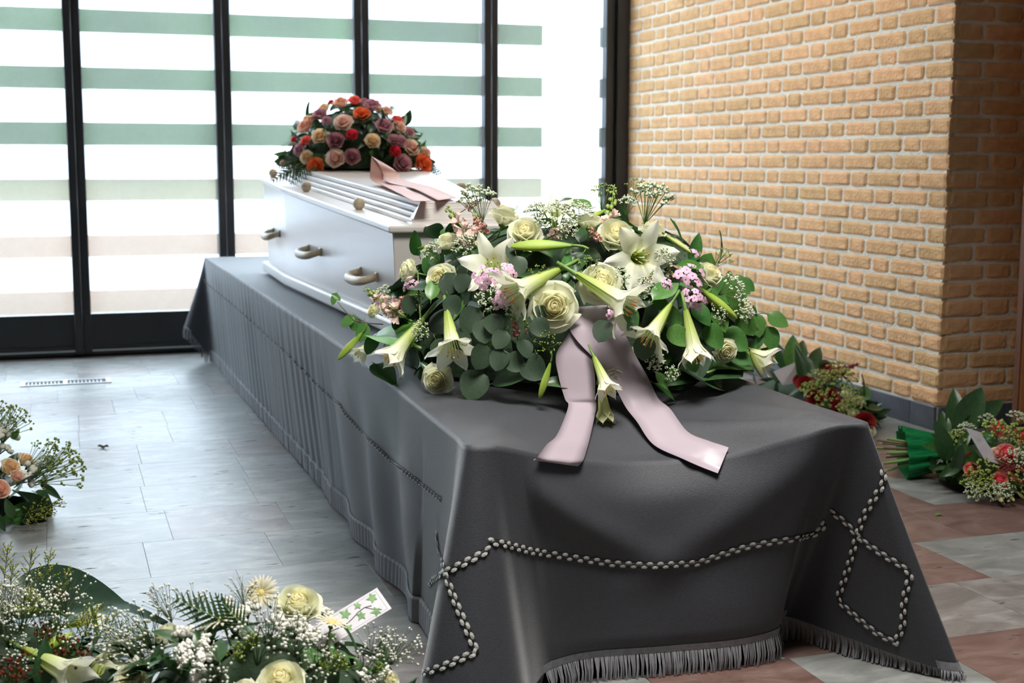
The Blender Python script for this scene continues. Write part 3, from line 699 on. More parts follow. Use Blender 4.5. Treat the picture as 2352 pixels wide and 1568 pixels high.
for k, (d, za, zb) in enumerate(steps):
    dd = [d, d, d * 0.9, d, d, 0.045 + 0.014 * k]
    put('lid_step', bevel(MB().prism(LOC(inset(LID, dd)), ZL(za), ZL(zb)).mesh('lid_step', 'coffin_white', False), 0.004, 3, 0.3), lid)
P1 = inset(LID, [0.066, 0.066, 0.066, 0.066, 0.066, 0.036]); P2 = inset(LID, [0.108, 0.1, 0.1, 0.1, 0.108, 0.094])
q = [P1[0], P1[5], P2[5], P2[0]]
gb = MB().add([(P1[0][0] - CL.x, P1[0][1] - CL.y, zl(*P1[0]) - CL.z), (P1[5][0] - CL.x, P1[5][1] - CL.y, zl(*P1[5]) - CL.z), (P2[5][0] - CL.x, P2[5][1] - CL.y, zl(*P2[5]) + 0.0535 - CL.z), (P2[0][0] - CL.x, P2[0][1] - CL.y, zl(*P2[0]) + 0.0535 - CL.z),
               (P1[0][0] - CL.x, P1[0][1] - CL.y + .05, zl(*P1[0]) - CL.z), (P1[5][0] - CL.x, P1[5][1] - CL.y + .05, zl(*P1[5]) - CL.z)], [(0, 1, 2, 3), (0, 3, 4), (1, 5, 2), (3, 2, 5, 4), (0, 4, 5, 1)])
put('end_panel', gb.mesh('end_panel', 'coffin_white', False), lid)
# round wooden knobs on the rim
kn = MB().ball((0, 0, 0.017), (0.0175, 0.0175, 0.0175), 0, 14, 10).tube([(0, 0, -0.002), (0, 0, 0.006)], [0.011, 0.008], 10).mesh('knob', 'pale_wood')
def edge_x(y, side):
    pts = LID[:3] if side < 0 else [LID[5], LID[4], LID[3]]
    for (xa, ya), (xb, yb) in zip(pts[:-1], pts[1:]):
        if ya <= y <= yb: return xa + (xb - xa) * (y - ya) / (yb - ya)
    return pts[-1][0]
for y_, s_ in ((3.79, -1), (4.53, -1), (5.33, -1), (3.74, 1), (4.46, 1), (5.22, 1)):
    x_ = edge_x(y_, s_) - s_ * 0.042
    put('knob', kn, cof, T((x_ - CL.x, y_ - CL.y, zl(x_, y_) - CL.z)))
# handles: bowed wooden bars on the long sides
def handle_mesh():
    h = MB(); pts = []
    for k in range(15):
        u = k / 14; a = PI * u
        pts.append((-0.094 * math.copysign(abs(math.cos(a)) ** 0.75, math.cos(a)), -0.046 * math.sin(a) ** 0.42, -0.014 * math.sin(a) ** 0.6))
    h.tube(pts, [0.0100 + 0.0030 * math.sin(PI * k / 14) for k in range(15)], 10)
    return h.mesh('handle', 'pale_wood')
hm = handle_mesh(); brk = bevel(MB().box((-0.012, -0.006, -0.013), (0.012, 0.001, 0.013)).mesh('bracket', 'pale_wood', False), 0.003)
for side in (-1, 1):
    for y_, z_ in ((3.60, 0.634), (4.30, 0.655), (5.06, 0.672)):
        f = (z_ - 0.537) / (zl(0, y_) - 0.019 - 0.537)
        x_ = edge_x(y_, side) - side * (0.026 - 0.013 * f)
        dx = edge_x(y_ + 0.05, side) - edge_x(y_ - 0.05, side)
        ang = math.atan2(0.1, dx)                      # direction of the side
        # local +X along the side, local -Y outwards
        M_ = T((x_ - CL.x, y_ - CL.y, z_ - CL.z)) @ Matrix.Rotation(ang if side > 0 else ang + PI, 4, 'Z')
        ho = put('handle', hm, cof, M_)
        for e_ in (-0.093, 0.093): put('bracket', brk, ho, T((e_, -0.0005, 0)))

# ================================================================ FLOWERS: builders
W4 = lambda r, g, b: (r, g, b, 1)
petal_mat('rose_white', [(0, W4(.84, .78, .42)), (0.25, W4(.88, .84, .55)), (0.5, W4(.88, .88, .66)), (1, W4(.87, .88, .69))], 'r', 0, 0.5)
petal_mat('rose_white_outer', [(0, W4(.50, .58, .24)), (0.3, W4(.80, .80, .58)), (1, W4(.85, .85, .70))], 'z', -0.3, 0.3)
petal_mat('lily_white', [(0, W4(.38, .50, .08)), (0.4, W4(.64, .74, .26)), (0.68, W4(.84, .86, .64)), (1, W4(.90, .90, .82))], 'z', 0.0, 0.9)
petal_mat('lily_green', [(0, W4(.34, .46, .08)), (0.45, W4(.58, .66, .24)), (1, W4(.74, .76, .44))], 'z', 0.0, 0.9)
petal_mat('lily_bud', [(0, W4(.16, .30, .03)), (0.5, W4(.34, .46, .07)), (1, W4(.28, .40, .05))], 'z', 0.0, 1.0, 0.45, 0.12)
petal_mat('lily_bud_pale', [(0, W4(.30, .42, .07)), (0.5, W4(.58, .62, .24)), (1, W4(.64, .64, .30))], 'z', 0.0, 1.0, 0.45, 0.2)
petal_mat('gerbera_petal', [(0, W4(.66, .60, .36)), (1, W4(.82, .78, .66))], 'r', 0.1, 0.5)
def rose_col(nm, heart, mid, rim):
    up = lambda c: tuple(min(.88, v * 1.22) for v in c[:3]) + (1,)
    heart, mid, rim = up(heart), up(mid), up(rim); petal_mat(nm, [(0, heart), (0.45, mid), (1, rim)], 'r', 0.0, 0.45)
rose_col('rose_peach', W4(.68, .26, .16), W4(.74, .42, .30), W4(.72, .50, .38))
rose_col('rose_palepink', W4(.74, .30, .26), W4(.78, .50, .40), W4(.78, .60, .48))
rose_col('rose_mauve', W4(.34, .11, .17), W4(.46, .22, .27), W4(.54, .33, .34))
rose_col('rose_mauvedark', W4(.22, .06, .09), W4(.34, .13, .16), W4(.46, .25, .26))
rose_col('rose_orange', W4(.72, .13, .02), W4(.72, .15, .045), W4(.72, .19, .08))
rose_col('rose_coral', W4(.74, .10, .05), W4(.76, .13, .10), W4(.70, .16, .16))
rose_col('rose_red', W4(.55, .015, .04), W4(.62, .03, .06), W4(.60, .06, .09))
rose_col('rose_pinkcream', W4(.66, .05, .09), W4(.72, .11, .13), W4(.74, .50, .40))
rose_col('rose_apricot', W4(.74, .38, .16), W4(.80, .54, .32), W4(.82, .66, .48))

def petal_grid(g, R, H, wd, flare, droop, phi0, z0, curl=0.06, mi=0, nu=7, nv=7, seed=0, base=0.30):
    r_ = random.Random(seed); ph = r_.uniform(0, 6)
    def fn(u, v):
        q = 2 * u - 1; t = v
        rho = R * (base + (1 - base) * math.sin(min(1, t * 1.25) * PI / 2) ** 0.8) + flare * t ** 3
        wa = wd * (0.35 + 0.65 * math.sin(min(1, t * 1.25) * PI / 2))
        z = z0 + H * t - droop * t ** 4
        e = abs(q)
        z -= H * 0.30 * e ** 2.2 * sm(t, .35, 1)
        rho += curl * e ** 2.5 * sm(t, .3, 1) + 0.012 * math.sin(q * 5 + ph) * t * t
        if t > 0.9: z -= 0.02 * math.cos(q * 2)
        a = phi0 + wa * q
        return (rho * math.cos(a), rho * math.sin(a), z)
    return g.grid(fn, nu, nv, mi)
def heart(g, nu=22, nv=10):
    def fn(u, v):
        a = 2 * PI * u; rr = 0.004 + 0.155 * v
        z = 0.212 - 1.9 * rr * rr - 0.030 * (0.5 + 0.5 * math.sin(a + rr * 95)) * sm(v, 0.05, .3)
        if v > 0.8: z -= 0.4 * (v - 0.8)
        return (rr * math.cos(a), rr * math.sin(a), z)
    return g.grid(fn, nu, nv, 0, True)
def rose_meshes(tag_, m_in, m_out, openn=1.0, seed=0):
    """core with the tightly wound heart, then one petal mesh per layer"""
    r_ = random.Random(seed)
    g = MB()
    heart(g)
    for q_, (R, H) in enumerate(((0.036, .485), (0.066, .50), (0.098, .505), (0.130, .50), (0.163, .49))):
        n_ = 2 if q_ == 0 else 3
        for k in range(n_): petal_grid(g, R, H, 2.2 if n_ == 2 else 1.35, 0.006 * q_ - .006, 0, k * 2 * PI / n_ + q_ * .75, -0.25, 0.006 + .003 * q_, 0, 7, 5, k + 5 * q_, 0.8)
    g.ball((0, 0, -0.30), (0.10, 0.10, 0.08), 1, 8, 5); g.tube([(0, 0, -0.34), (0.01, 0, -0.7)], 0.028, 6, 1)
    for k in range(5):
        a = k * 1.2566
        g.add([(0.08 * math.cos(a - .35), 0.08 * math.sin(a - .35), -0.30), (0.08 * math.cos(a + .35), 0.08 * math.sin(a + .35), -0.30), (0.26 * math.cos(a), 0.26 * math.sin(a), -0.34)], [(0, 1, 2)], 1)
    core = g.mesh('rose_heart', [m_in, 'stem'])
    lay = [(0.20, 0.48, 1.0, 0.016 * openn, 0.0, 4, 0.8, -0.265), (0.255, 0.46, 0.92, 0.03 * openn, 0.00, 4, 0.0, -0.27), (0.31, 0.42, 0.80, 0.09 * openn, 0.03 * openn, 5, 0.4, -0.28), (0.355, 0.34, 0.74, 0.13 * openn, 0.13 * openn, 5, 1.0, -0.29)]
    ps = []
    for i, (R, H, wd, fl, dr_, n_, p0, z0) in enumerate(lay):
        for var in range(2):
            gm = petal_grid(MB(), R, H * (1 + 0.06 * var), wd, fl * (1 + .3 * var), dr_, 0, z0, 0.045 * openn, 0, 8, 8, seed + i * 3 + var)
            ps.append((gm.mesh('petal', m_out if i == 2 else m_in), n_, p0, var))
    return core, ps
def place_rose(par, L, pos, dirv, size, kit, seed, name='rose'):
    core, ps = kit; r_ = random.Random(seed)
    o = put(name, core, par, T(-L) @ aim(pos, dirv, r_.uniform(0, 6.28), size))
    for me, n_, p0, var in ps:
        for k in range(n_):
            if k % 2 == var: put('petal', me, o, Matrix.Rotation(p0 + k * 2 * PI / n_ + r_.uniform(-.12, .12), 4, 'Z') @ Matrix.Rotation(r_.uniform(-.05, .07), 4, 'Y'))
    return o
def rose_single(m_in, openn, seed):
    core, ps = rose_meshes('r', m_in, m_in, openn, seed); g = MB()
    petal = lambda R, H, wd, fl, dr_, p0, z0, s: petal_grid(g, R, H, wd, fl, dr_, p0, z0, 0.045 * openn, 0, 6, 6, s)
    heart(g, 12, 7)
    for q_, (R, H) in enumerate(((0.045, .48), (0.095, .495), (0.15, .48))):
        for k in range(3): petal_grid(g, R, H, 1.35, 0.004 * q_, 0, k * 2.1 + q_, -0.25, 0.008, 0, 6, 4, k + q_, 0.75)
    for k in range(4): petal(0.25, 0.46, 0.9, 0.04 * openn, 0, k * 1.57 + .4, -0.27, k + 4)
    for k in range(5): petal(0.325, 0.40, 0.78, 0.10 * openn, 0.07 * openn, k * 1.257, -0.29, k + 8)
    g.ball((0, 0, -0.30), (0.10, 0.10, 0.08), 1, 7, 4); g.tube([(0, 0, -0.33), (0, 0, -0.8)], 0.03, 5, 1)
    return g.mesh('rose', [m_in, 'stem'])

def lily_kit(m, flare, recurve, seed=0, tube=1.0):
    """trumpet of unit length: mouth towards +Z; six petals, six stamens, a pistil"""
    def petal(inner):
        def fn(u, v):
            q = 2 * u - 1; t = v
            rho = 0.030 + 0.115 * tube * t ** 0.9 + flare * sm(t, 0.58, 1.0) ** 1.5 * (1.0 if inner else 1.06)
            z = 0.93 * t - recurve * sm(t, 0.74, 1.0) ** 1.6
            wmax = 0.195 if inner else 0.150
            leaf = wmax * (1.0 - max(0, (t - 0.62) / 0.38) ** 1.9) + 0.002
            wd = min((0.03 + 0.115 * tube * t ** 0.9) * 0.80, leaf) if t < 0.62 else leaf * (min(1, (0.03 + 0.115 * tube * 0.62 ** 0.9) * 0.80 / wmax * 1.0) + (1 - min(1, (0.03 + 0.115 * tube * 0.62 ** 0.9) * .80 / wmax)) * sm(t, .62, .78))
            ro = rho + (0.012 if not inner else 0.0) - 0.35 * (q * q) * wd * (1 - 0.6 * sm(t, .6, 1)) + 0.014 * (1 - abs(q)) * sm(t, .5, .8) * 0
            z += 0.02 * math.cos(q * PI) * sm(t, .6, 1)
            return (ro, q * wd, z)
        return MB().grid(fn, 7, 14).mesh('petal', m)
    g = MB(); g.tube([(0, 0, -0.30), (0.0, 0, -0.12), (0, 0, 0), (0, 0, 0.05)], [0.022, 0.026, 0.036, 0.030], 7, 0)
    core = g.mesh('lily', ['stem'])
    st = MB(); st.tube([(0.015, 0, 0.1), (0.05, 0, 0.5), (0.085, 0, 0.80)], 0.006, 4, 0)
    st.tube([(0.085, -0.0, 0.775), (0.09, 0, 0.80), (0.10, 0, 0.835)], [0.006, 0.013, 0.005], 6, 1)
    stm = st.mesh('stamen', ['filament', 'anther'])
    pm = MB().tube([(0, 0, 0.05), (0, 0, 0.5), (0.012, 0, 0.86)], 0.009, 5).ball((0.012, 0, 0.87), (0.022, 0.022, 0.016), 0, 6, 4).mesh('pistil', 'filament')
    return core, petal(True), petal(False), stm, pm
def place_lily(par, L, pos, dirv, size, kit, roll=0.0, at='mid', stamens=True):
    """pos is the mouth (at='mouth'), or the middle of the trumpet"""
    core, pi, po, stm, pm = kit; d = Vector(dirv).normalized()
    base = pos - d * size * {'mouth': 0.85, 'mid': 0.5, 'base': 0.0}[at]
    o = put('lily', core, par, T(-L) @ aim(base, d, roll, size))
    for k in range(3):
        put('petal', po, o, Matrix.Rotation(k * 2 * PI / 3 + PI / 3, 4, 'Z')); put('petal', pi, o, Matrix.Rotation(k * 2 * PI / 3, 4, 'Z'))
    if stamens:
        for k in range(6): put('stamen', stm, o, Matrix.Rotation(k * PI / 3 + .3, 4, 'Z'))
        put('pistil', pm, o)
    return o
def bud_mesh(m):
    def fn(u, v):
        a = 2 * PI * u; t = v
        r = 0.028 + 0.085 * math.sin(PI * min(1, t ** 0.85)) ** 0.9 * (0.35 + 0.65 * t) * 1.25
        r *= (1 + 0.14 * math.cos(3 * a)) * (1 if t < 0.97 else 0.4)
        return (r * math.cos(a), r * math.sin(a), t)
    g = MB().grid(fn, 18, 16, 0, True); g.tube([(0, 0, 0.03), (0, 0, -0.08), (0.04, 0, -0.2), (0.12, 0, -0.28)], 0.026, 6, 1)
    return g.mesh('lily_bud', [m, 'stem'])
def leaf_mesh(m, L=1.0, W=0.4, tip=1.0, fold=0.15, bend=0.15, nu=5, nv=9, round_=False, stalk=0.12):
    """leaf along +Y, face +Z"""
    def fn(u, v):
        q = 2 * u - 1; t = v
        wd = W / 2 * ((math.sin(PI * min(1, max(0.0, t)) ** 0.8) ** 0.55) if round_ else math.sin(PI * t ** 0.75) ** (0.9 * tip) * (1.0))
        return (q * wd, L * t, fold * abs(q) * wd * 2 - bend * t * t * L + 0.02 * L * math.sin(t * 7 + q * 2) * abs(q))
    g = MB().grid(fn, nu, nv, 0)
    if stalk: g.tube([(0, 0.02 * L, 0), (0, -stalk * L, 0.0)], 0.012 * L, 4, 1)
    return g.mesh('leaf', [m, 'stem'])
def place_leaf(par, L, pos, along, normal, size, me, name='leaf'):
    y = Vector(along).normalized(); z = Vector(normal); z = (z - y * z.dot(y)); z = z.normalized() if z.length > 1e-5 else y.orthogonal().normalized(); x = y.cross(z)
    m = Matrix.Identity(4)
    for i in range(3): m[i][0], m[i][1], m[i][2] = x[i] * size, y[i] * size, z[i] * size
    m.translation = pos - L
    return put(name, me, par, m)
def umbel_mesh(nm, m, seed, n=16, rad=0.5, balls=8, br=0.045, cl=0.11, dome=0.35):
    r_ = random.Random(seed); g = MB()
    for k in range(n):
        rr = rad * math.sqrt((k + 0.5) / n); a = k * 2.399; h = 0.25 + dome * (1 - (rr / rad) ** 2) + r_.uniform(-.03, .03)
        c = Vector((rr * math.cos(a), rr * math.sin(a), h)); g.tube([(0, 0, -0.35), c * 0.6 + Vector((0, 0, -.12)), c], 0.010, 3, 1, False)
        for b in range(balls):
            q = Vector((r_.gauss(0, 1), r_.gauss(0, 1), abs(r_.gauss(0, .6)))).normalized() * cl * r_.uniform(.4, 1)
            g.octa(c + q, br * r_.uniform(.7, 1.2), 0)
    return g.mesh(nm, [m, 'stem'], True)
def gyp_mesh(seed, n=32, br=0.038, m='tiny_white', spread=0.5, nm='gypsophila', sm_='fine_stem'):
    r_ = random.Random(seed); g = MB()
    for k in range(n):
        d = Vector((r_.gauss(0, .6), r_.gauss(0, .6), r_.uniform(.35, 1.2))); c = d.normalized() * r_.uniform(0.55, 1.0); c.x *= spread * 1.5; c.y *= spread * 1.5
        mid = c * 0.5 + Vector((r_.uniform(-.05, .05), r_.uniform(-.05, .05), 0)); g.tube([(0, 0, -.1), mid, c], 0.0055, 3, 1, False)
        g.octa(c, br * r_.uniform(.6, 1.25), 0)
        if r_.random() < .5: e = c + Vector((r_.uniform(-.1, .1), r_.uniform(-.1, .1), r_.uniform(-.08, .05))); g.tube([mid, e], 0.005, 3, 1, False); g.octa(e, br * r_.uniform(.5, 1), 0)
    return g.mesh(nm, [m, sm_])
def spike_mesh(nm, m_fl, m_bud, seed, n=26, fl_r=0.085, open_to=0.65):
    r_ = random.Random(seed); g = MB(); g.tube([(0, 0, -0.3), (0.01, 0, 0.5), (0, 0.01, 1.0)], [0.022, 0.018, 0.008], 5, 2)
    for k in range(n):
        t = k / (n - 1); a = k * 2.399; z = 0.05 + 0.93 * t; op = t < open_to
        r = fl_r * ((1.1 - 0.5 * t) if op else (0.75 - 0.5 * (t - open_to) / (1 - open_to)))
        d = 0.13 * (1 - 0.6 * t) if op else 0.065 * (1.15 - 0.6 * t); c = (d * math.cos(a), d * math.sin(a), z)
        if op:
            cv = Vector(c); od = Vector((math.cos(a), math.sin(a), .25)).normalized(); x_ = od.orthogonal().normalized(); y_ = od.cross(x_)
            for p_ in range(5):
                b_ = p_ * 1.2566 + r_.uniform(-.25, .25); e = x_ * math.cos(b_) + y_ * math.sin(b_); f = od.cross(e); R = r * r_.uniform(.72, 1.02); lip = od * R * r_.uniform(.2, .8)
                g.add([cv - od * R * .9 - f * R * .15, cv + e * R * .55 - f * R * .5, cv + e * R + lip - f * R * .42, cv + e * R * 1.15 + lip * .6, cv + e * R + lip + f * R * .42, cv + e * R * .55 + f * R * .5, cv - od * R * .9 + f * R * .15, cv + e * R * .6 + od * R * .12], [(0, 1, 7, 6), (1, 2, 3, 7), (7, 3, 4, 5), (6, 7, 5)], 0)
        else: g.ball(c, (r * .75, r * .75, r), 1, 6, 4)
    return g.mesh(nm, [m_fl, m_bud, 'stem'])
def phlox_mesh(seed, n=9):
    r_ = random.Random(seed); g = MB()
    for k in range(n):
        rr = 0.46 * math.sqrt((k + .3) / n); a = k * 2.399; c = Vector((rr * math.cos(a), rr * math.sin(a), 0.30 - rr * rr * 0.9 + r_.uniform(-.09, .09)))
        nrm = (c + Vector((r_.uniform(-.15, .15), r_.uniform(-.15, .15), .25))).normalized(); x = nrm.orthogonal().normalized(); y = nrm.cross(x)
        for p in range(5):
            b = p * 1.2566 + r_.uniform(-.1, .1); e = x * math.cos(b) + y * math.sin(b); f = nrm.cross(e)
            R = 0.155
            g.add([c + e * .02 - f * .02, c + e * R * .6 - f * R * .46 + nrm * .015, c + e * R * 1.0 - f * R * .25 - nrm * .01, c + e * R * 1.02 + f * R * .25 - nrm * .01, c + e * R * .6 + f * R * .46 + nrm * .015, c + e * .02 + f * .02], [(0, 1, 4, 5), (1, 2, 3, 4)], 0)
        g.octa(c + nrm * .006, .012, 1); g.tube([(0, 0, -.3), c], 0.012, 3, 2, False)
    for k in range(14):
        v_ = Vector((r_.gauss(0, .22), r_.gauss(0, .22), r_.uniform(-.05, .30))); g.octa(v_, (.022, .022, .05), 1)
    return g.mesh('phlox', ['phlox_pink', 'dark_spike', 'stem'])
def fern_mesh(seed, m='leaf_dark'):
    """leatherleaf frond along +Y: pinnae cut into narrow toothed leaflets"""
    g = MB(); g.tube([(0, -0.15, 0), (0, 0.5, 0.02), (0, 1, -0.05)], [0.012, 0.010, 0.003], 4, 1)
    for k in range(10):
        t = 0.05 + 0.88 * k / 9; L_ = 0.40 * (1 - t) ** 0.75 + 0.05
        for s_ in (-1, 1):
            d = Vector((s_ * math.cos(0.62), math.sin(0.62), -0.08)); c0 = Vector((0, t, -0.05 * t * t)); p = Vector((-d.y, d.x, 0)); n_ = 6
            g.add([c0 - p * .008, c0 + p * .008, c0 + d * L_], [(0, 1, 2)], 0)
            for j in range(n_):
                f = (j + .5) / n_; wl = 0.062 * (1 - f * .7) * (L_ / .4) ** .5; c = c0 + d * (L_ * f); q = d * L_ / n_
                for w_ in (-1, 1): g.add([c - q * .42, c + p * w_ * wl + q * .75 + Vector((0, 0, .01)), c + q * .42], [(0, 1, 2)], 0)
    return g.mesh('fern_frond', [m, 'stem'], False)
def fern_big_mesh():
    """leatherleaf seen close: each pinna a toothed blade"""
    g = MB(); g.tube([(0, -0.2, 0), (0, 0.5, 0.02), (0, 1, -0.05)], [0.014, 0.011, 0.003], 5, 1)
    for k in range(9):
        t = 0.04 + 0.90 * k / 8; L_ = 0.46 * (1 - t) ** 0.7 + 0.06; W_ = 0.050 * (1 - t * .5)
        for s_ in (-1, 1):
            d = Vector((s_ * math.cos(0.75), math.sin(0.75), -0.10)); p = Vector((-d.y, d.x, 0)); c0 = Vector((0, t, -0.05 * t * t)); n_ = 8
            for j in range(n_):
                f0, f1 = j / n_, (j + 1) / n_; wa, wb = W_ * (1 - f0 * .85), W_ * (1 - f1 * .85) * .72
                for w_ in (-1, 1): g.add([c0 + d * L_ * f0, c0 + d * L_ * f0 + p * w_ * wa * .75, c0 + d * L_ * (f0 + .9 / n_) + p * w_ * wa + Vector((0, 0, .012)), c0 + d * L_ * f1 + p * w_ * wb, c0 + d * L_ * f1], [(0, 1, 2, 3, 4)], 0)
    return g.mesh('fern_frond', ['leaf_dark', 'stem'], False)
def statice_mesh(seed):
    r_ = random.Random(seed); g = MB(); g.tube([(0, 0, -.8), (0, 0, 0)], .03, 5, 1)
    for k in range(46):
        u = r_.uniform(-1, 1); v_ = r_.uniform(-1, 1); c = Vector((u * .5, v_ * .22, .12 - u * u * .16 + r_.uniform(-.05, .06))); rr = r_.uniform(.085, .125)
        g.ball(c, (rr, rr, rr * 1.1), 0, 5, 4)
    for k in range(8): g.tube([(0, 0, -.4), (r_.uniform(-.4, .4), r_.uniform(-.15, .15), 0)], .018, 4, 1, False)
    return g.mesh('statice', ['statice_white', 'leaf_mid'])
def gerbera_kit():
    p = MB().grid(lambda u, v: (0.09 + 0.41 * v, (2 * u - 1) * 0.048 * math.sin(PI * (0.18 + 0.74 * v)), 0.03 + 0.05 * math.sin(v * 2.6) - 0.015 * (2 * u - 1) ** 2), 3, 5).mesh('petal', 'gerbera_petal')
    g = MB().ball((0, 0, 0.025), (.125, .125, .045), 0, 12, 5)
    r_ = random.Random(4)
    for k in range(50):
        a = k * 2.399; q = .12 * math.sqrt(k / 50); g.octa((q * math.cos(a), q * math.sin(a), .065 - q * .12), .013, 0)
    g.grid(lambda u, v: ((.05 + .13 * v) * math.cos(6.283 * u), (.05 + .13 * v) * math.sin(6.283 * u), -.17 + .18 * v), 12, 4, 1, True); g.tube([(0, 0, -.15), (0, 0, -1.0)], .035, 6, 1)
    return g.mesh('gerbera', ['gerbera_heart', 'stem']), p
def place_gerbera(par, L, pos, d, size, kit):
    o = put('gerbera', kit[0], par, T(-L) @ aim(pos, d, 0, size))
    for k in range(26): put('petal', kit[1], o, Matrix.Rotation(k * 2 * PI / 26, 4, 'Z') @ Matrix.Rotation(-.10 * (k % 2), 4, 'Y') @ T((0, 0, .01 * (k % 2))))
    return o
def carnation_mesh(m, seed):
    r_ = random.Random(seed); g = MB()
    for lay in range(4):
        R = .2 + .1 * lay
        for k in range(7):
            a0 = k * .8976 + lay * .4
            def fn(u, v, a0=a0, R=R, lay=lay):
                q = 2 * u - 1; rho = R * (.2 + .8 * v) ; a = a0 + .62 * q * (.3 + .7 * v); z = -.2 + (.55 - .11 * lay) * v + .045 * math.sin(q * 9 + lay) * v
                return (rho * math.cos(a), rho * math.sin(a), z)
            g.grid(fn, 8, 4, 0)
    g.tube([(0, 0, -.2), (0, 0, -.7)], [.09, .03], 6, 1)
    return g.mesh('carnation', [m, 'stem'])
def plume_mesh(m, seed, nm):
    r_ = random.Random(seed); g = MB(); g.tube([(0, 0, -.3), (0, 0, 1)], .012, 4, 1)
    for k in range(60):
        t = k / 60; a = k * 2.399; R = .20 * (1 - t) + .015; e = Vector((R * math.cos(a), R * math.sin(a), t + .12)); g.tube([(0, 0, t), e], .006, 3, 0, False)
        for q in range(4): g.octa(Vector((0, 0, t)).lerp(e, .35 + .2 * q) + Vector((r_.uniform(-.015, .015), r_.uniform(-.015, .015), 0)), .02, 0)
    return g.mesh(nm, [m, 'stem'])
def berry_mesh(m, seed, nm, n=24, r=.07, spread=.45):
    r_ = random.Random(seed); g = MB()
    for k in range(n):
        c = Vector((r_.gauss(0, .4) * spread, r_.gauss(0, .4) * spread, r_.uniform(0, .5))); g.ball(c, r * r_.uniform(.7, 1.1), 0, 6, 4); g.tube([(0, 0, -.4), c], .012, 3, 1, False)
    return g.mesh(nm, [m, 'stem'])
def sol_mesh(seed, n=110):
    r_ = random.Random(seed); g = MB(); g.tube([(0, 0, -.4), (0, 0, .9)], .012, 4, 1)
    for k in range(14):
        t = k / 14; a = k * 2.399; R = .42 * (1 - t * .8); e = Vector((R * math.cos(a), R * math.sin(a), t * .8 + .25)); g.tube([(0, 0, t * .8), e], .008, 3, 1, False)
        for q in range(n // 14): g.octa(Vector((0, 0, t * .8)).lerp(e, .25 + .75 * q / (n // 14)) + Vector((r_.uniform(-.03, .03), r_.uniform(-.03, .03), r_.uniform(0, .05))), r_.uniform(.014, .028), 0)
    return g.mesh('goldenrod', ['solidago', 'fine_stem'])
def ribbon_mesh(rows_, m, thick=0.0006):
    """rows_: list of (left, right) points down the ribbon"""
    g = MB(); n_ = len(rows_); nu = 5
    for side in (0, 1):
        vs = []
        for j, (a, b) in enumerate(rows_):
            t_ = Vector(rows_[min(j + 1, n_ - 1)][0]) - Vector(rows_[max(j - 1, 0)][0]); nr = t_.cross(Vector(b) - Vector(a)); nr = nr.normalized() if nr.length > 0 else Vector((0, 0, 1))
            for i in range(nu): vs.append(Vector(a).lerp(Vector(b), i / (nu - 1)) + nr * thick * (1 if side else -1))
        g.add(vs, [(j * nu + i, j * nu + i + 1, (j + 1) * nu + i + 1, (j + 1) * nu + i) for j in range(n_ - 1) for i in range(nu - 1)])
    o = n_ * nu
    for j in range(n_ - 1):
        g.f.append((j * nu, (j + 1) * nu, o + (j + 1) * nu, o + j * nu)); g.m.append(0)
        g.f.append((j * nu + nu - 1, (j + 1) * nu + nu - 1, o + (j + 1) * nu + nu - 1, o + j * nu + nu - 1)); g.m.append(0)
    return g.mesh('ribbon', m)
def smooth_rows(rows_, k=6):
    """Catmull-Rom through ribbon cross-sections"""
    out = []
    n_ = len(rows_)
    for i in range(n_ - 1):
        g = lambda j: rows_[max(0, min(n_ - 1, j))]
        for q in range(k):
            t = q / k
            out.append(tuple(cr(Vector(g(i - 1)[e]), Vector(g(i)[e]), Vector(g(i + 1)[e]), Vector(g(i + 2)[e]), t) for e in (0, 1)))
    out.append(rows_[-1]); return out

KW = [rose_meshes('w', 'rose_white', 'rose_white_outer', o_, s_) for o_, s_ in ((1.0, 1), (1.25, 11), (0.6, 21))]
LK = {'star': lily_kit('lily_white', 0.36, 0.10), 'open': lily_kit('lily_white', 0.26, 0.07), 'trumpet': lily_kit('lily_white', 0.15, 0.03), 'closed': lily_kit('lily_green', 0.045, 0.0)}
BUD = bud_mesh('lily_bud'); BUDP = bud_mesh('lily_bud_pale')
LF = {'round': leaf_mesh('eucalyptus', 1, 0.92, round_=True, fold=.08, bend=.05, stalk=.25), 'oval': leaf_mesh('leaf_mid', 1, 0.50, bend=.12), 'dark': leaf_mesh('leaf_dark', 1, 0.46, bend=.2), 'lance': leaf_mesh('leaf_mid', 1, 0.26, bend=.2), 'bright': leaf_mesh('leaf_bright', 1, 0.40, bend=.15), 'roundgreen': leaf_mesh('leaf_mid', 1, 0.72, round_=False, tip=.7, fold=.06, bend=.06, stalk=.2), 'darklance': leaf_mesh('leaf_dark', 1, .30, bend=.15)}
LACE = [umbel_mesh('lace_flower', 'lace_white', s_) for s_ in (1, 2, 3)]
GREENUMB = [umbel_mesh('green_umbel', 'green_bud', s_, 12, .5, 5, .035, .09) for s_ in (4, 5)]
GYP = [gyp_mesh(s_) for s_ in (1, 2, 3)]
PHX = [phlox_mesh(s_) for s_ in (1, 2)]
SNAP = [spike_mesh('snapdragon', 'snap_salmon', 'green_bud', 1), spike_mesh('snapdragon', 'snap_pale', 'green_bud', 2), spike_mesh('snapdragon', 'snap_pale', 'green_bud', 3, 24, .08, .2)]
DKS = spike_mesh('dark_spike', 'dark_spike', 'dark_spike', 4, 40, .03, 0.0)
FERN = fern_mesh(1)

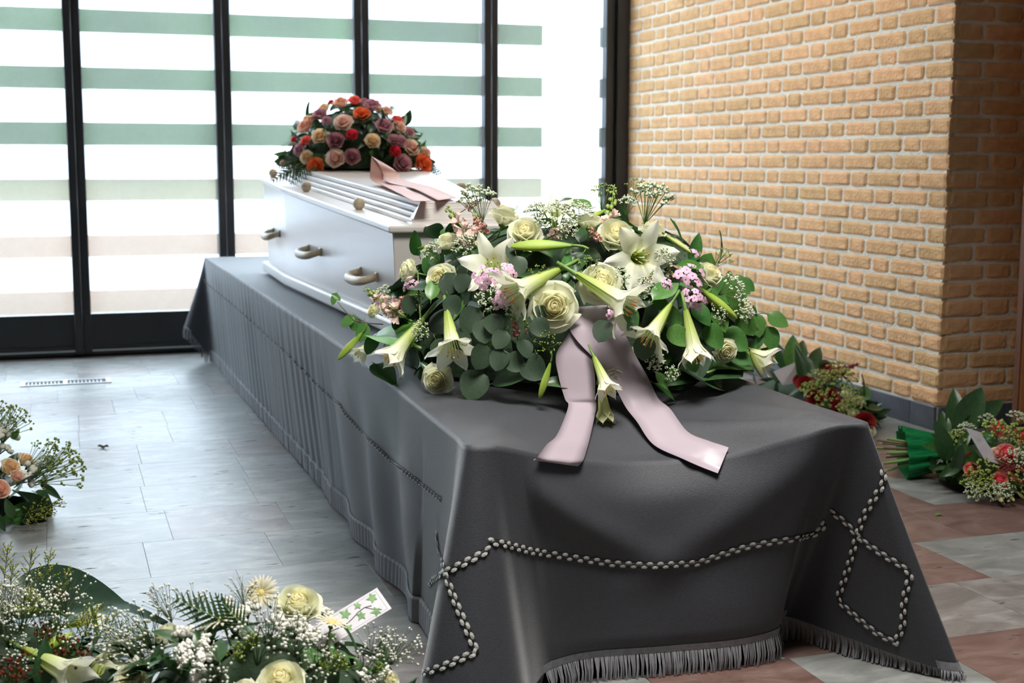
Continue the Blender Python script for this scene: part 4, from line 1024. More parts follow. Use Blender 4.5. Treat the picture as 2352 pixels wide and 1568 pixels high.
def base_leaves(par, L, c, rad, n, seed, kinds, smin, smax, zmin=-0.02, inner=0.86, low=-.1, skip=None):
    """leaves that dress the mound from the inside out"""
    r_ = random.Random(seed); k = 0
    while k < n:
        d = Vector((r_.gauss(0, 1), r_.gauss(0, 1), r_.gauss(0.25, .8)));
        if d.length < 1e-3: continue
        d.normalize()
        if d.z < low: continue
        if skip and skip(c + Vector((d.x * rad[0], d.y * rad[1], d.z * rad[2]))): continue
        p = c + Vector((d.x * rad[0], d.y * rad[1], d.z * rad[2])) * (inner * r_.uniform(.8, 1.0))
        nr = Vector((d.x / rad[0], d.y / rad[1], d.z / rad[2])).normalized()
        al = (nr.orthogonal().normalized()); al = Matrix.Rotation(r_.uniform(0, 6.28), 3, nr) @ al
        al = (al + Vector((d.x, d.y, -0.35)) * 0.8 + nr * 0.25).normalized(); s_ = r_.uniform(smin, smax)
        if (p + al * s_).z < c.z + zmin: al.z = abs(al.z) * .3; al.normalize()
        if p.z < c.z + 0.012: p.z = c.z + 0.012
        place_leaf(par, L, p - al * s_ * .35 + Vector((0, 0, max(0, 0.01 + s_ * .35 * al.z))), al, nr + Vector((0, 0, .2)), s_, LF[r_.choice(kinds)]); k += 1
def mound(par, L, c, rad, m='foam', nm='foam_base', k=.80, kz=.78, seed=0):
    def fn(u, v):
        a = 2 * PI * u; b = PI / 2 * v
        n_ = 1 + .10 * noise.noise(Vector((math.cos(a) * 2, math.sin(a) * 2, v * 3 + seed)))
        return (c.x - L.x + rad[0] * k * n_ * math.cos(a) * math.cos(b * .98), c.y - L.y + rad[1] * k * n_ * math.sin(a) * math.cos(b * .98), c.z - L.z + 0.004 + rad[2] * kz * math.sin(b) * n_)
    return put(nm, MB().grid(fn, 28, 9, 0, True).mesh(nm, m), par)

# ================================================================ THE LARGE SPRAY IN FRONT OF THE COFFIN
C1, R1 = Vector((1.10, 2.86, 0.489)), (0.46, 0.42, 0.375)
spray = thing('casket_spray', (1.10, 2.86, 0.492), 'large spray of lilies and cream roses with two pale pink ribbon tails', 'flowers')
L1 = Vector(spray.location)
def spot(px, py, push=0.0, c=None, rad=None):
    c = c or C1; rad = rad or R1
    p = on_dome(px, py, c, rad); n_ = Vector(((p.x - c.x) / rad[0] ** 2, (p.y - c.y) / rad[1] ** 2, (p.z - c.z) / rad[2] ** 2)).normalized()
    if push: p = EYE_P + ray(px, py) * ((p + n_ * push - EYE_P).dot(FWD))
    return p, n_
mound(spray, L1, C1, R1)
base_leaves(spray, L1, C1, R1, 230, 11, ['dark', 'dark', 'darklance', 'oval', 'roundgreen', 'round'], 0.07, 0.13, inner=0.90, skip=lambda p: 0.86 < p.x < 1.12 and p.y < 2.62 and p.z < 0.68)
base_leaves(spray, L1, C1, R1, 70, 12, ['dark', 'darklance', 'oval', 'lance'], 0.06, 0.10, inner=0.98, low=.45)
ROSES = [(1272, 703, 112, (0.05, .05, 1), 0), (1380, 650, 100, (0.1, .35, .9), 0), (1415, 537, 92, (.05, .55, .8), 2), (1205, 532, 82, (0, .55, .8), 0), (1012, 642, 88, (-.35, .15, .6), 2), (936, 622, 66, (-.9, .2, .35), 2), (1026, 552, 66, (-.35, .75, .2), 2),
         (1160, 492, 80, (.25, .8, .1), 2), (1352, 505, 66, (0, .9, .1), 2), (1500, 527, 70, (.2, .8, .1), 2), (1630, 628, 72, (.5, .45, .5), 2), (1004, 872, 72, (-.25, -.15, .9), 0), (1408, 872, 66, (.1, -.3, .9), 0), (1668, 806, 62, (.2, -.2, .9), 2), (858, 712, 40, (-.5, .35, .6), 2)]
for i, (px, py, d_, fc, kit) in enumerate(ROSES):
    p, n_ = spot(px, py, 0.030 if i != 12 else -.02); place_rose(spray, L1, p, face(*fc), d_ * mpp(p) * 1.06, KW[kit], i)
LIL = [(1128, 603, (-.10, .28, 1), 'star', 150, 'mouth', 1.1, .045), (1478, 590, (.10, -.05, 1), 'star', 165, 'mouth', .4, .045), (1214, 655, (-.80, -.42, .40), 'open', 175, 'mid', 0, .055), (1402, 678, (.80, -.52, .30), 'open', 180, 'mid', .5, .06), (1036, 775, (.16, -.80, .62), 'open', 150, 'mid', .2, .05),
       (925, 792, (-.58, -.76, .22), 'trumpet', 150, 'mid', .3, .05), (1506, 752, (-.50, -.72, .42), 'open', 140, 'mid', .4, .055), (1590, 782, (.18, -.95, .20), 'trumpet', 140, 'mid', 0, .055), (1276, 474, (0.0, .70, .75), 'star', 95, 'mouth', .5, .03), (1385, 868, (.30, -.75, .40), 'trumpet', 110, 'mid', 0, .04),
       (1386, 930, (.12, -.92, .30), 'closed', 110, 'mid', 0, .03), (1735, 815, (.85, -.35, .30), 'trumpet', 120, 'mid', .3, .03), (838, 800, (-.45, -.55, .55), 'trumpet', 80, 'mid', .3, .03)]
for px, py, fc, kit, sz, at, ro, ps in LIL:
    p, n_ = spot(px, py, ps); place_lily(spray, L1, p, face(*fc), sz * mpp(p) * 1.05, LK[kit], ro, at, kit not in ('closed',))
BUDS = [(1312, 564, 1172, 567, BUD, 1.0), (1602, 660, 1688, 732, BUD, 1.0), (1528, 540, 1588, 580, BUDP, 1.0), (832, 764, 774, 826, BUD, 1.0), (1264, 833, 1238, 916, BUD, 1.0), (1392, 482, 1350, 500, BUD, 1.1), (1722, 805, 1745, 866, BUDP, 1.0), (1300, 488, 1330, 505, BUDP, .9), (962, 570, 1005, 560, BUD, .8)]
for x0, y0, x1, y1, me, k in BUDS:
    p, n_ = spot(x0, y0, .045); q_, _ = spot(x1, y1, .050); d = q_ - p; d -= FWD * d.dot(FWD) * .6
    sz = d.length * k; put('lily_bud', me, spray, T(-L1) @ aim(p, d, 0.3, (sz * .95, sz * .95, sz)))
for px, py, sz, fc, v_ in [(1118, 640, 70, (-.1, .3, 1), 0), (1165, 628, 50, (.2, .3, .9), 1), (1582, 645, 82, (.2, .3, .9), 0), (1590, 690, 62, (.2, 0, 1), 1), (1402, 722, 26, (0, 0, 1), 1), (1530, 655, 34, (0, .3, 1), 1), (1595, 582, 30, (.4, .6, .5), 0), (1150, 690, 46, (0, 0, 1), 1), (945, 655, 44, (-.5, .3, .7), 0)]:
    p, n_ = spot(px, py, .055); put('phlox', PHX[v_], spray, T(-L1) @ aim(p, face(*fc), v_ + px * .01, sz * mpp(p)))
for x0, y0, x1, y1, v_ in [(1092, 560, 1032, 488, 1), (920, 720, 850, 668, 1), (900, 705, 965, 672, 0), (1188, 775, 1180, 722, 0), (1400, 520, 1402, 440, 2), (1475, 672, 1500, 622, 1), (1262, 545, 1330, 505, 1), (1070, 480, 1105, 458, 1), (1380, 555, 1352, 522, 0), (1215, 762, 1205, 735, 2), (1545, 640, 1530, 598, 2), (1610, 710, 1625, 680, 0), (1110, 540, 1090, 495, 0)]:
    p, n_ = spot(x0, y0, .0); q_, _ = spot(x1, y1, .05); d = q_ - p; d -= FWD * d.dot(FWD) * .5; sz = max(d.length, 0.05)
    put('snapdragon', SNAP[v_], spray, T(-L1) @ aim(p, d, x0, (sz * 1.0, sz * 1.0, sz * 1.05)))
for x0, y0, x1, y1 in [(965, 715, 960, 622), (1235, 500, 1232, 462), (1565, 600, 1545, 575), (1090, 655, 1105, 620), (1200, 690, 1205, 665), (985, 620, 1000, 585)]:
    p, n_ = spot(x0, y0, .01); q_, _ = spot(x1, y1, .05); d = q_ - p; sz = d.length; put('dark_spike', DKS, spray, T(-L1) @ aim(p, d, x0, (sz, sz, sz)))
for i, (px, py, sz, fc) in enumerate([(1278, 520, 85, (0, .5, .8)), (1100, 482, 80, (-.2, .9, .2)), (1490, 482, 90, (.2, .9, .2)), (1668, 668, 60, (.7, .3, .5)), (1300, 540, 45, (0, .4, .9)), (1420, 645, 48, (0, .3, 1)), (1690, 715, 56, (.6, 0, .7)), (1130, 690, 60, (0, .1, 1)), (1478, 668, 50, (0, .2, 1)),
                                      (1500, 825, 46, (0, -.3, 1)), (1075, 575, 56, (-.2, .5, .8)), (1330, 505, 60, (.1, .8, .4)), (1180, 715, 40, (0, 0, 1)), (975, 760, 44, (-.3, 0, .9)), (1000, 590, 50, (-.4, .6, .5)), (1640, 720, 46, (.5, .1, .8)), (1235, 500, 50, (-.1, .8, .5)), (1440, 480, 44, (.1, .9, .3)), (890, 680, 40, (-.5, .5, .6)), (1538, 855, 36, (.2, -.3, .9)), (1520, 600, 50, (.3, .5, .7))]):
    p, n_ = spot(px, py, .012); put('lace_flower', LACE[i % 3], spray, T(-L1) @ aim(p, (face(*fc) + n_ * .6), i, sz * mpp(p) * 1.1))
for i, (px, py, sz) in enumerate([(1352, 628, 60), (1255, 795, 56), (1385, 462, 60), (1460, 445, 50), (1650, 600, 50), (1240, 640, 50)]):
    p, n_ = spot(px, py, .02); put('green_umbel', GREENUMB[i % 2], spray, T(-L1) @ aim(p, n_ + Vector((0, 0, .3)), i, sz * mpp(p) * 1.1))
EUC = [(1032, 652, 28), (1062, 650, 24), (1082, 735, 33), (1112, 760, 29), (1105, 820, 31), (1147, 826, 27), (1088, 884, 37), (1183, 832, 26), (1225, 845, 34), (1241, 752, 25), (1135, 745, 26), (1150, 780, 24), (1205, 800, 24), (1060, 780, 27), (1190, 610, 24), (1180, 575, 22), (1690, 690, 36), (1700, 655, 30), (1690, 780, 36), (1640, 772, 34), (1612, 722, 32), (1560, 772, 32), (1545, 725, 28), (1655, 735, 30), (1520, 700, 26), (1480, 800, 28),
       (1590, 830, 26), (798, 737, 18), (812, 742, 18), (832, 763, 24), (852, 792, 24), (768, 686, 15), (1700, 820, 30), (1715, 745, 30), (1385, 760, 28), (1240, 720, 20), (1010, 800, 24), (1040, 700, 24), (940, 700, 22)]
r_ = random.Random(31)
for px, py, rr in EUC:
    p, n_ = spot(px, py, .035); s_ = rr * 2.05 * mpp(p); al = face(r_.uniform(-.5, .5) + (0.6 if px > 1500 else -.3 if px < 1000 else 0), -.8 + r_.uniform(-.2, .4), .15)
    place_leaf(spray, L1, p - al * s_ * .5, al, face(r_.uniform(-.7, .7), .35 + r_.uniform(-.4, .4), 1), s_, LF['roundgreen' if px > 1500 or px < 900 else 'round'])
# sprigs that reach out to the right
sg = MB(); pts_ = [on_y(a, b, 2.86) for a, b in ((1690, 720), (1712, 705), (1735, 725), (1755, 755))]; sg.tube([p - L1 for p in pts_], 0.0012, 5)
sg.tube([p - L1 for p in [on_y(a, b, 2.86) for a, b in ((1735, 722), (1752, 719), (1768, 722))]], 0.001, 5); sg.tube([p - L1 for p in [on_y(a, b, 2.84) for a, b in ((880, 745), (845, 742), (812, 735), (775, 693))]], 0.0012, 5)
put('sprig', sg.mesh('sprig', 'twig'), spray)
for px, py, ln, an, wd in [(1762, 722, 56, -28, 'roundgreen'), (1735, 720, 56, -80, 'roundgreen'), (1762, 748, 62, -75, 'roundgreen'), (1745, 762, 50, -115, 'roundgreen'), (1728, 700, 26, -60, 'lance'), (1712, 790, 60, -60, 'roundgreen'), (1748, 800, 50, -50, 'roundgreen'), (782, 690, 26, 140, 'oval'), (1700, 640, 44, -40, 'roundgreen')]:
    p = on_y(px, py, 2.86 if px > 1000 else 2.84); s_ = ln * mpp(p); al = face(math.cos(math.radians(an)), math.sin(math.radians(an)), .1)
    place_leaf(spray, L1, p, al, face(.1, .45, 1), s_, LF[wd])
for x0, y0, x1, y1, k, nm, ps in [(952, 792, 845, 732, 1.0, 'bright', .02), (1128, 915, 1238, 872, 1.0, 'dark', .01), (1710, 862, 1535, 862, 1.0, 'darklance', .0), (1505, 855, 1538, 895, 1.0, 'oval', .01), (1500, 880, 1562, 918, 1.0, 'lance', .0), (1300, 650, 1305, 560, 1.0, 'lance', .02), (1320, 655, 1322, 580, 1, 'darklance', .03), (990, 690, 998, 632, 1, 'oval', .06), (945, 660, 995, 652, 1, 'dark', .05),
                              (1340, 580, 1295, 640, 1, 'dark', .0), (1560, 850, 1700, 880, 1, 'dark', 0), (1440, 700, 1462, 760, 1, 'oval', .04), (860, 835, 905, 870, 1, 'dark', 0), (1500, 690, 1560, 640, 1, 'oval', .06), (1560, 655, 1612, 655, 1, 'oval', .06), (1620, 470 + 150, 1560, 600, 1, 'oval', .03), (1360, 475, 1290, 462, 1, 'oval', .02), (1640, 850, 1760, 800, 1, 'lance', 0), (1000, 905, 960, 850, .8, 'dark', 0), (1320, 920, 1240, 905, 1, 'dark', 0)]:
    p, n_ = spot(x0, y0, ps); q_, _ = spot(x1, y1, ps + .02); d = q_ - p; s_ = d.length * k
    p.z = max(p.z, C1.z + .014)
    place_leaf(spray, L1, p, d, face(0, .8, .8), s_, LF[nm])
# ribbon: two satin tails that leave the spray and lie out over the pall
def rb(rows_px, ys): return [(on_y(a[0], a[1], yy if not isinstance(yy, tuple) else yy[0]), on_y(b[0], b[1], yy if not isinstance(yy, tuple) else yy[1])) for (a, b), yy in zip(rows_px, ys)]
def flat(a): return on_z(a[0], a[1], 0.4745)
def oc(px, py, h=0.004): q_ = on_cloth(px, py); return q_[0] + q_[1] * h
def rz(rows_): return [(on_z(a[0], a[1], za), on_z(b[0], b[1], zb)) for a, b, za, zb in rows_]
rt = rb([((1330, 705), (1400, 700)), ((1306, 742), (1420, 734)), ((1322, 778), (1438, 772)), ((1372, 832), (1464, 824)), ((1410, 885), (1490, 870)), ((1437, 935), (1512, 915))], [2.55, 2.498, 2.476, 2.462, 2.444, 2.416])
rt += [(oc(1462, 985, .018), oc(1540, 960, .018)), (oc(1500, 1030, .009), oc(1582, 998, .009)), (oc(1568, 1058, .008), oc(1630, 1018, .008)), (oc(1608, 1075, .008), oc(1655, 1027, .008)), (oc(1648, 1090, .009), oc(1676, 1036, .009))]
put('ribbon', ribbon_mesh(smooth_rows(rt), 'ribbon_pink'), spray, T(-L1))
lt = rb([((1322, 742), (1352, 752)), ((1300, 775), (1345, 790)), ((1277, 815), (1358, 820)), ((1283, 865), (1366, 862)), ((1297, 915), (1367, 912))], [2.497, 2.484, 2.470, 2.456, 2.440])
lt += [(oc(1298, 958, .022), oc(1365, 958, .022)), (oc(1275, 1008, .009), oc(1352, 1012, .010)), (oc(1250, 1030, .008), oc(1344, 1038, .008)), (oc(1226, 1049, .009), oc(1332, 1060, .008)), (oc(1218, 1056, .010), oc(1318, 1073, .009))]
put('ribbon', ribbon_mesh(smooth_rows(lt), 'ribbon_pink'), spray, T(-L1))

# ================================================================ THE ROSE DOME ON THE COFFIN
C2 = Vector((1.090, 5.02, 0.905)); R2 = (0.295, 0.26, 0.262)
zt_ = lambda y: zl(0, y) + 0.056
dome = thing('rose_dome', (1.09, 5.02, 0.92), 'dome of pink, mauve and orange roses with a peach ribbon lying on the coffin lid', 'flowers')
LD = Vector(dome.location)
mound(dome, LD, C2, R2, kz=.76, k=.74)
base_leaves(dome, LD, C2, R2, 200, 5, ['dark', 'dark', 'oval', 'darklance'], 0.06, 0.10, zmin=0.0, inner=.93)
RS = {}
for k_, o_ in (('peach', .8), ('palepink', 1.0), ('mauve', .9), ('mauvedark', .9), ('orange', 1.0), ('coral', .8), ('red', .4), ('apricot', .7)):
    RS[k_] = rose_single('rose_' + k_, o_, len(k_))
DR = [(870, 215, 135, 'peach'), (785, 210, 60, 'red'), (995, 195, 115, 'coral'), (1060, 312, 140, 'orange'), (1160, 240, 150, 'mauve'), (1285, 292, 110, 'palepink'), (720, 262, 100, 'apricot'), (680, 320, 130, 'mauve'), (745, 378, 90, 'mauve'), (895, 392, 160, 'palepink'), (545, 430, 140, 'peach'), (600, 368, 80, 'peach'), (1265, 425, 150, 'mauve'), (1385, 372, 100, 'coral'),
      (1400, 432, 120, 'palepink'), (1490, 482, 100, 'mauve'), (680, 517, 145, 'apricot'), (825, 556, 150, 'mauvedark'), (975, 506, 115, 'red'), (1160, 560, 140, 'apricot'), (450, 548, 60, 'red'), (556, 562, 100, 'coral'), (1352, 552, 105, 'mauve'), (1412, 562, 115, 'mauve'), (1515, 618, 145, 'palepink'), (1362, 655, 115, 'red'), (500, 642, 120, 'mauve'), (562, 706, 125, 'apricot'),
      (822, 716, 155, 'palepink'), (975, 702, 140, 'mauvedark'), (642, 790, 150, 'orange'), (1432, 762, 160, 'mauve'), (1620, 766, 170, 'orange'), (1640, 662, 100, 'palepink'), (348, 762, 60, 'peach'), (1085, 205, 80, 'mauve'), (1215, 280, 80, 'palepink'), (560, 360, 70, 'apricot')]
for i, (cx_, cy_, d_, k_) in enumerate(DR):
    p, n_ = spot(560 + cx_ / 3.92, 180 + cy_ / 3.92, 0.012, C2, R2); s_ = d_ / 3.92 * mpp(p) * 1.32
    put('rose', RS[k_], dome, T(-LD) @ aim(p, n_ * 1.0 - FWD * .35 + Vector((0, 0, .15)), i * 1.3, s_))
FERN2 = fern_big_mesh()
for i, (x0, y0, x1, y1, yy) in enumerate([(695, 372, 628, 412, 4.88), (690, 365, 636, 382, 4.9), (690, 352, 650, 335, 4.95), (705, 392, 668, 420, 4.84), (690, 385, 640, 402, 4.86), (965, 385, 1018, 412, 4.92), (970, 370, 1010, 385, 4.95), (965, 352, 1002, 352, 5.0), (955, 395, 985, 412, 4.9), (725, 395, 705, 418, 4.80), (690, 340, 665, 318, 5.0), (975, 380, 1022, 400, 4.95)]):
    p = on_y(x0, y0, yy); q_ = on_y(x1, y1, yy - .02); q_.z = max(q_.z, zl(0, yy) + .008); p.z = max(p.z, q_.z + .005, zt_(yy) + .01); d = q_ - p; s_ = d.length * 1.05
    place_leaf(dome, LD, p, d, face(0, .45, .9), s_, FERN2, 'fern_frond')
zt = lambda y: zl(0, y) + 0.056
def top_of_lid(a, h=0.004):
    d = ray(a[0], a[1]); k = zt(0) + h; b_ = 0.0455                # plane z = k + b y of the sloping lid top
    t_ = (k - EYE) / (d.z - b_ * d.y); return EYE_P + d * t_
yl = top_of_lid((888, 420)).y
rd = [(on_y(853, 359, yl + .08), on_y(892, 381, yl + .08)), (on_y(870, 377, yl + .05), on_y(908, 392, yl + .05)), (on_y(880, 400, yl + .03), on_y(918, 402, yl + .03)), (top_of_lid((892, 419), .012), top_of_lid((932, 415), .012)), (top_of_lid((950, 433)), top_of_lid((988, 428))), (top_of_lid((1006, 460)), top_of_lid((1048, 454)))]
put('ribbon', ribbon_mesh(smooth_rows(rd), 'ribbon_peach'), dome, T(-LD))
rd2 = [(on_y(853, 359, yl + .085), on_y(874, 384, yl + .06)), (on_y(851, 388, yl + .06), on_y(880, 396, yl + .05)), (on_y(852, 412, yl + .03), on_y(884, 414, yl + .03)), (top_of_lid((878, 425), .006), top_of_lid((915, 424), .006)), (top_of_lid((922, 447)), top_of_lid((952, 442))), (top_of_lid((948, 462)), top_of_lid((990, 462)))]
put('ribbon', ribbon_mesh(smooth_rows(rd2), 'ribbon_peach'), dome, T(-LD))

# ================================================================ FLOOR PIECES
def spot2(px, py, c, rad, push=0.0): return spot(px, py, push, c, rad)
GERB = gerbera_kit(); STAT = [statice_mesh(s_) for s_ in (1, 2)]; SOL = [sol_mesh(1), sol_mesh(2)]; HYP = berry_mesh('hypericum', 1, 'hypericum', 26, .06, .55); GBER = berry_mesh('green_bud', 2, 'green_berries', 40, .055, .5)
ASP = leaf_mesh('aspidistra', 1, 0.40, bend=.10, fold=.10, nu=7, nv=14, tip=.8)

# --- bottom centre: white roses, gerberas, statice and gypsophila with an ivy card
C3, R3 = Vector((0.285, 2.03, 0.0)), (0.262, 0.23, 0.250)
bc = thing('floor_arrangement', (0.315, 2.02, 0.0), 'floor arrangement of cream roses, white gerberas and gypsophila beside the ivy-printed card', 'flowers')
L3 = Vector(bc.location)
mound(bc, L3, C3, R3, k=.86, kz=.80)
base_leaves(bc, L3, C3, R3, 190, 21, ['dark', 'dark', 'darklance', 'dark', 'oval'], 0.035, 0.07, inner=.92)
for i, (px, py, d_, fc, kit) in enumerate([(685, 1385, 112, (.05, .75, .6), 2), (645, 1562, 118, (.05, .75, .65), 2), (378, 1455, 66, (-.5, .6, .3), 2), (305, 1560, 96, (-.15, .6, .75), 2), (895, 1560, 50, (.5, .4, .7), 2), (560, 1590, 60, (0, .4, .9), 0)]):
    p, n_ = spot2(px, py, C3, R3, .03); place_rose(bc, L3, p, face(*fc), d_ * mpp(p) * 1.1, KW[kit], 50 + i)
for px, py, d_, fc in [(600, 1362, 84, (-.1, .55, .85)), (512, 1428, 98, (-.30, .95, .12)), (762, 1432, 74, (.25, .95, .12))]:
    p, n_ = spot2(px, py, C3, R3, .07); place_gerbera(bc, L3, p, face(*fc), d_ * mpp(p) * 1.05, GERB)
for i, (px, py, sz, fc) in enumerate([(566, 1406, 70, (0, .95, .35)), (640, 1425, 60, (-.2, .9, .4)), (430, 1458, 78, (-.2, .9, .4)), (418, 1495, 56, (-.3, .6, .7)), (462, 1530, 74, (0, .3, .95)), (690, 1440, 66, (0, .7, .7)), (705, 1460, 60, (.2, .4, .9)), (425, 1515, 44, (-.3, .3, .9)), (525, 1382, 40, (0, .9, .3)), (742, 1405, 44, (.2, .8, .5)), (880, 1545, 40, (.4, .3, .8)), (470, 1480, 50, (0, .5, .8)), (840, 1555, 44, (.2, .2, .9))]):
    p, n_ = spot2(px, py, C3, R3, .035); put('statice', STAT[i % 2], bc, T(-L3) @ aim(p, face(*fc), i * .9, sz * mpp(p)))
for i, (px, py, sz) in enumerate([(560, 1385, 70), (620, 1480, 140), (855, 1505, 90), (885, 1520, 100), (350, 1490, 130), (390, 1420, 100), (590, 1520, 130), (735, 1530, 90), (500, 1560, 120), (300, 1500, 120), (680, 1500, 120), (830, 1558, 100), (450, 1420, 90), (340, 1540, 110), (720, 1560, 110), (900, 1520, 90)]):
    p, n_ = spot2(px, py, C3, R3, -.03); put('gypsophila', GYP[i % 3], bc, T(-L3) @ aim(p, n_ + Vector((0, 0, .35)) - FWD * .15, i, sz * mpp(p)))
for i, (px, py, sz) in enumerate([(575, 1480, 56), (545, 1505, 50), (780, 1530, 46), (745, 1535, 44), (865, 1538, 40), (760, 1510, 34), (335, 1470, 50)]):
    p, n_ = spot2(px, py, C3, R3, .03); put('green_berries', GBER, bc, T(-L3) @ aim(p, n_, i, sz * mpp(p) * 1.1))
FERN2 = fern_big_mesh()
for x0, y0, x1, y1 in [(535, 1435, 408, 1378), (560, 1440, 500, 1372)]:
    p, _ = spot2(x0, y0, C3, R3, .02); q_ = on_y(x1, y1, p.y + .02); d = q_ - p; s_ = d.length * 1.05
    place_leaf(bc, L3, p, d, face(0, .35, .95), s_, FERN2, 'fern_frond')
for x0, y0, x1, y1, nm in [(560, 1470, 580, 1425, 'dark'), (505, 1520, 500, 1460, 'dark'), (765, 1510, 760, 1470, 'lance'), (830, 1545, 860, 1530, 'lance')]:
    p, _ = spot2(x0, y0, C3, R3, .02); q_, _ = spot2(x1, y1, C3, R3, .05); d = q_ - p; place_leaf(bc, L3, p, d, face(0, .5, .85), d.length * 1.1, LF[nm])
# the printed card, held at a slant in the arrangement
cardo = thing('condolence_card', (0.46, 2.02, 0.2), 'slanting white card printed with green ivy, stuck in the bottom arrangement', 'card')
LCd = Vector(cardo.location)
cy_ = 2.06
q4 = [on_y(866, 1349, cy_), on_y(909, 1391, cy_ - .03), on_y(735, 1497, cy_ - .05), on_y(700, 1447, cy_ - .02)]
q4[3] = q4[0] + (q4[2] - q4[1])
ux = (q4[3] - q4[0]).normalized(); uyv = (q4[1] - q4[0]); uyv = (uyv - ux * uyv.dot(ux)); LWc, LHc = (q4[3] - q4[0]).length, uyv.length; uy = uyv.normalized(); un = ux.cross(uy); un = un if un.dot(FWD) < 0 else -un
cp = lambda a, b, h=0.0: q4[0] - LCd + ux * (a * LWc) + uy * (b * LHc) + un * h
def card_slab(g, a0, b0, a1, b1, h0, h1, mi=0):
    vs = [cp(a0, b0, h0), cp(a1, b0, h0), cp(a1, b1, h0), cp(a0, b1, h0), cp(a0, b0, h1), cp(a1, b0, h1), cp(a1, b1, h1), cp(a0, b1, h1)]
    g.add(vs, [(3, 2, 1, 0), (4, 5, 6, 7), (0, 1, 5, 4), (1, 2, 6, 5), (2, 3, 7, 6), (3, 0, 4, 7)], mi)
g = MB(); card_slab(g, 0, 0, 1, 1, -.0012, 0); put('sheet', g.mesh('sheet', 'card_paper', False), cardo)
g = MB()
for a0, b0, a1, b1 in ((.035, .08, .97, .092), (.035, .908, .97, .92), (.035, .08, .041, .92)): card_slab(g, a0, b0, a1, b1, .0001, .0003)
put('border_line', g.mesh('border_line', 'card_line', False), cardo)
g = MB(); vine = [cp(a, b, .0004) for a, b in ((.17, .5), (.25, .42), (.34, .45), (.45, .56), (.56, .62), (.68, .55), (.85, .50))]; g.tube(vine, .0007, 4); g.tube([cp(a, b, .0004) for a, b in ((.25, .42), (.17, .68), (.10, .84))], .0005, 4); put('printed_vine', g.mesh('printed_vine', 'ivy_vine'), cardo)
g = MB(); ra = random.Random(2)
for a, b, s_ in ((.11, .26, .23), (.16, .80, .22), (.30, .22, .17), (.33, .62, .21), (.47, .28, .24), (.53, .78, .18), (.66, .30, .16), (.74, .72, .20), (.88, .40, .20)):
    a_ = ra.uniform(0, 6.28); pts = []
    for k in range(10):
        r__ = (1.0, .45, .85, .42, .7, .35, .7, .42, .85, .45)[k] * s_ * LHc * 1.15; an = a_ + k * PI / 5; pts.append(cp(a, b, .0006) + ux * (r__ * math.cos(an)) + uy * (r__ * math.sin(an)))
    g.add(pts + [cp(a, b, .0007)], [(k, (k + 1) % 10, 10) for k in range(10)])
put('printed_ivy', g.mesh('printed_ivy', 'ivy_print', False), cardo)

# --- bottom left: lilies, goldenrod, gypsophila and hypericum on one broad aspidistra leaf
C4, R4 = Vector((-0.17, 2.34, 0.0)), (0.30, 0.30, 0.19)
bl4 = thing('lily_arrangement', (-0.20, 2.36, 0.0), 'lily and goldenrod arrangement with one broad dark leaf, cut by the left edge', 'flowers')
L4 = Vector(bl4.location)
mound(bl4, L4, C4, R4, k=.84, kz=.8)
base_leaves(bl4, L4, C4, R4, 150, 31, ['dark', 'dark', 'darklance'], 0.04, 0.08, inner=.90)
A0, A1 = Vector((-0.30, 2.72, 0.10)), Vector((0.185, 2.64, 0.02))
def asp_fn(u, v):
    q = 2 * u - 1; c = on_z(20 + 350 * v, 1345 + 85 * v ** 1.5, 0.075 - 0.06 * v); w_ = 0.125 * math.sin(PI * min(1, .12 + .88 * v) ** .9) ** .7
    a = (FWD.cross(Vector((0, 0, 1)))).normalized()
    up = Vector((-0.10, .55, .55)).normalized()
    return c - L4 + up * (q * w_ - .075) + Vector((0, 0, .02 * math.sin(v * PI) - .012 * (1 - abs(q)))) + Vector((0, 0, max(0, .035 - (c.z + up.z * (q * w_ - .075)))))
put('broad_leaf', MB().grid(asp_fn, 9, 18).mesh('broad_leaf', 'aspidistra'), bl4)
for px, py, fc, kit, sz, at, ro in [(130, 1530, (.85, -.30, .35), 'trumpet', 190, 'mid', .2), (238, 1518, (.80, .38, .30), 'trumpet', 160, 'mid', .5), (190, 1425, (.85, .30, .20), 'trumpet', 105, 'mid', .8), (30, 1400, (-.7, .1, .4), 'trumpet', 120, 'mid', 0), (90, 1380, (-.75, .5, .2), 'closed', 100, 'mid', 0), (225, 1545, (.3, .5, .7), 'closed', 70, 'mid', 0)]:
    p, n_ = spot2(px, py, C4, R4, .075); place_lily(bl4, L4, p, face(*fc), sz * mpp(p) * 1.05, LK[kit], ro, at, False)
p, _ = spot2(90, 1500, C4, R4, .085); q_, _ = spot2(166, 1455, C4, R4, .085); d = q_ - p; put('lily_bud', BUD, bl4, T(-L4) @ aim(p, d, .2, (d.length * .9, d.length * .9, d.length)))
for i, (px, py, sz) in enumerate([(60, 1350, 120), (100, 1345, 110), (20, 1375, 110), (185, 1480, 130), (215, 1490, 120), (10, 1330, 110), (250, 1490, 100), (140, 1370, 90), (60, 1420, 100), (-10, 1410, 100), (262, 1505, 100), (240, 1465, 90), (285, 1485, 90), (205, 1450, 90), (170, 1470, 100)]):
    p, n_ = spot2(px, py, C4, R4, -.02); put('goldenrod', SOL[i % 2], bl4, T(-L4) @ aim(p, n_ + Vector((.1, 0, .5)), i, sz * mpp(p) * .8))
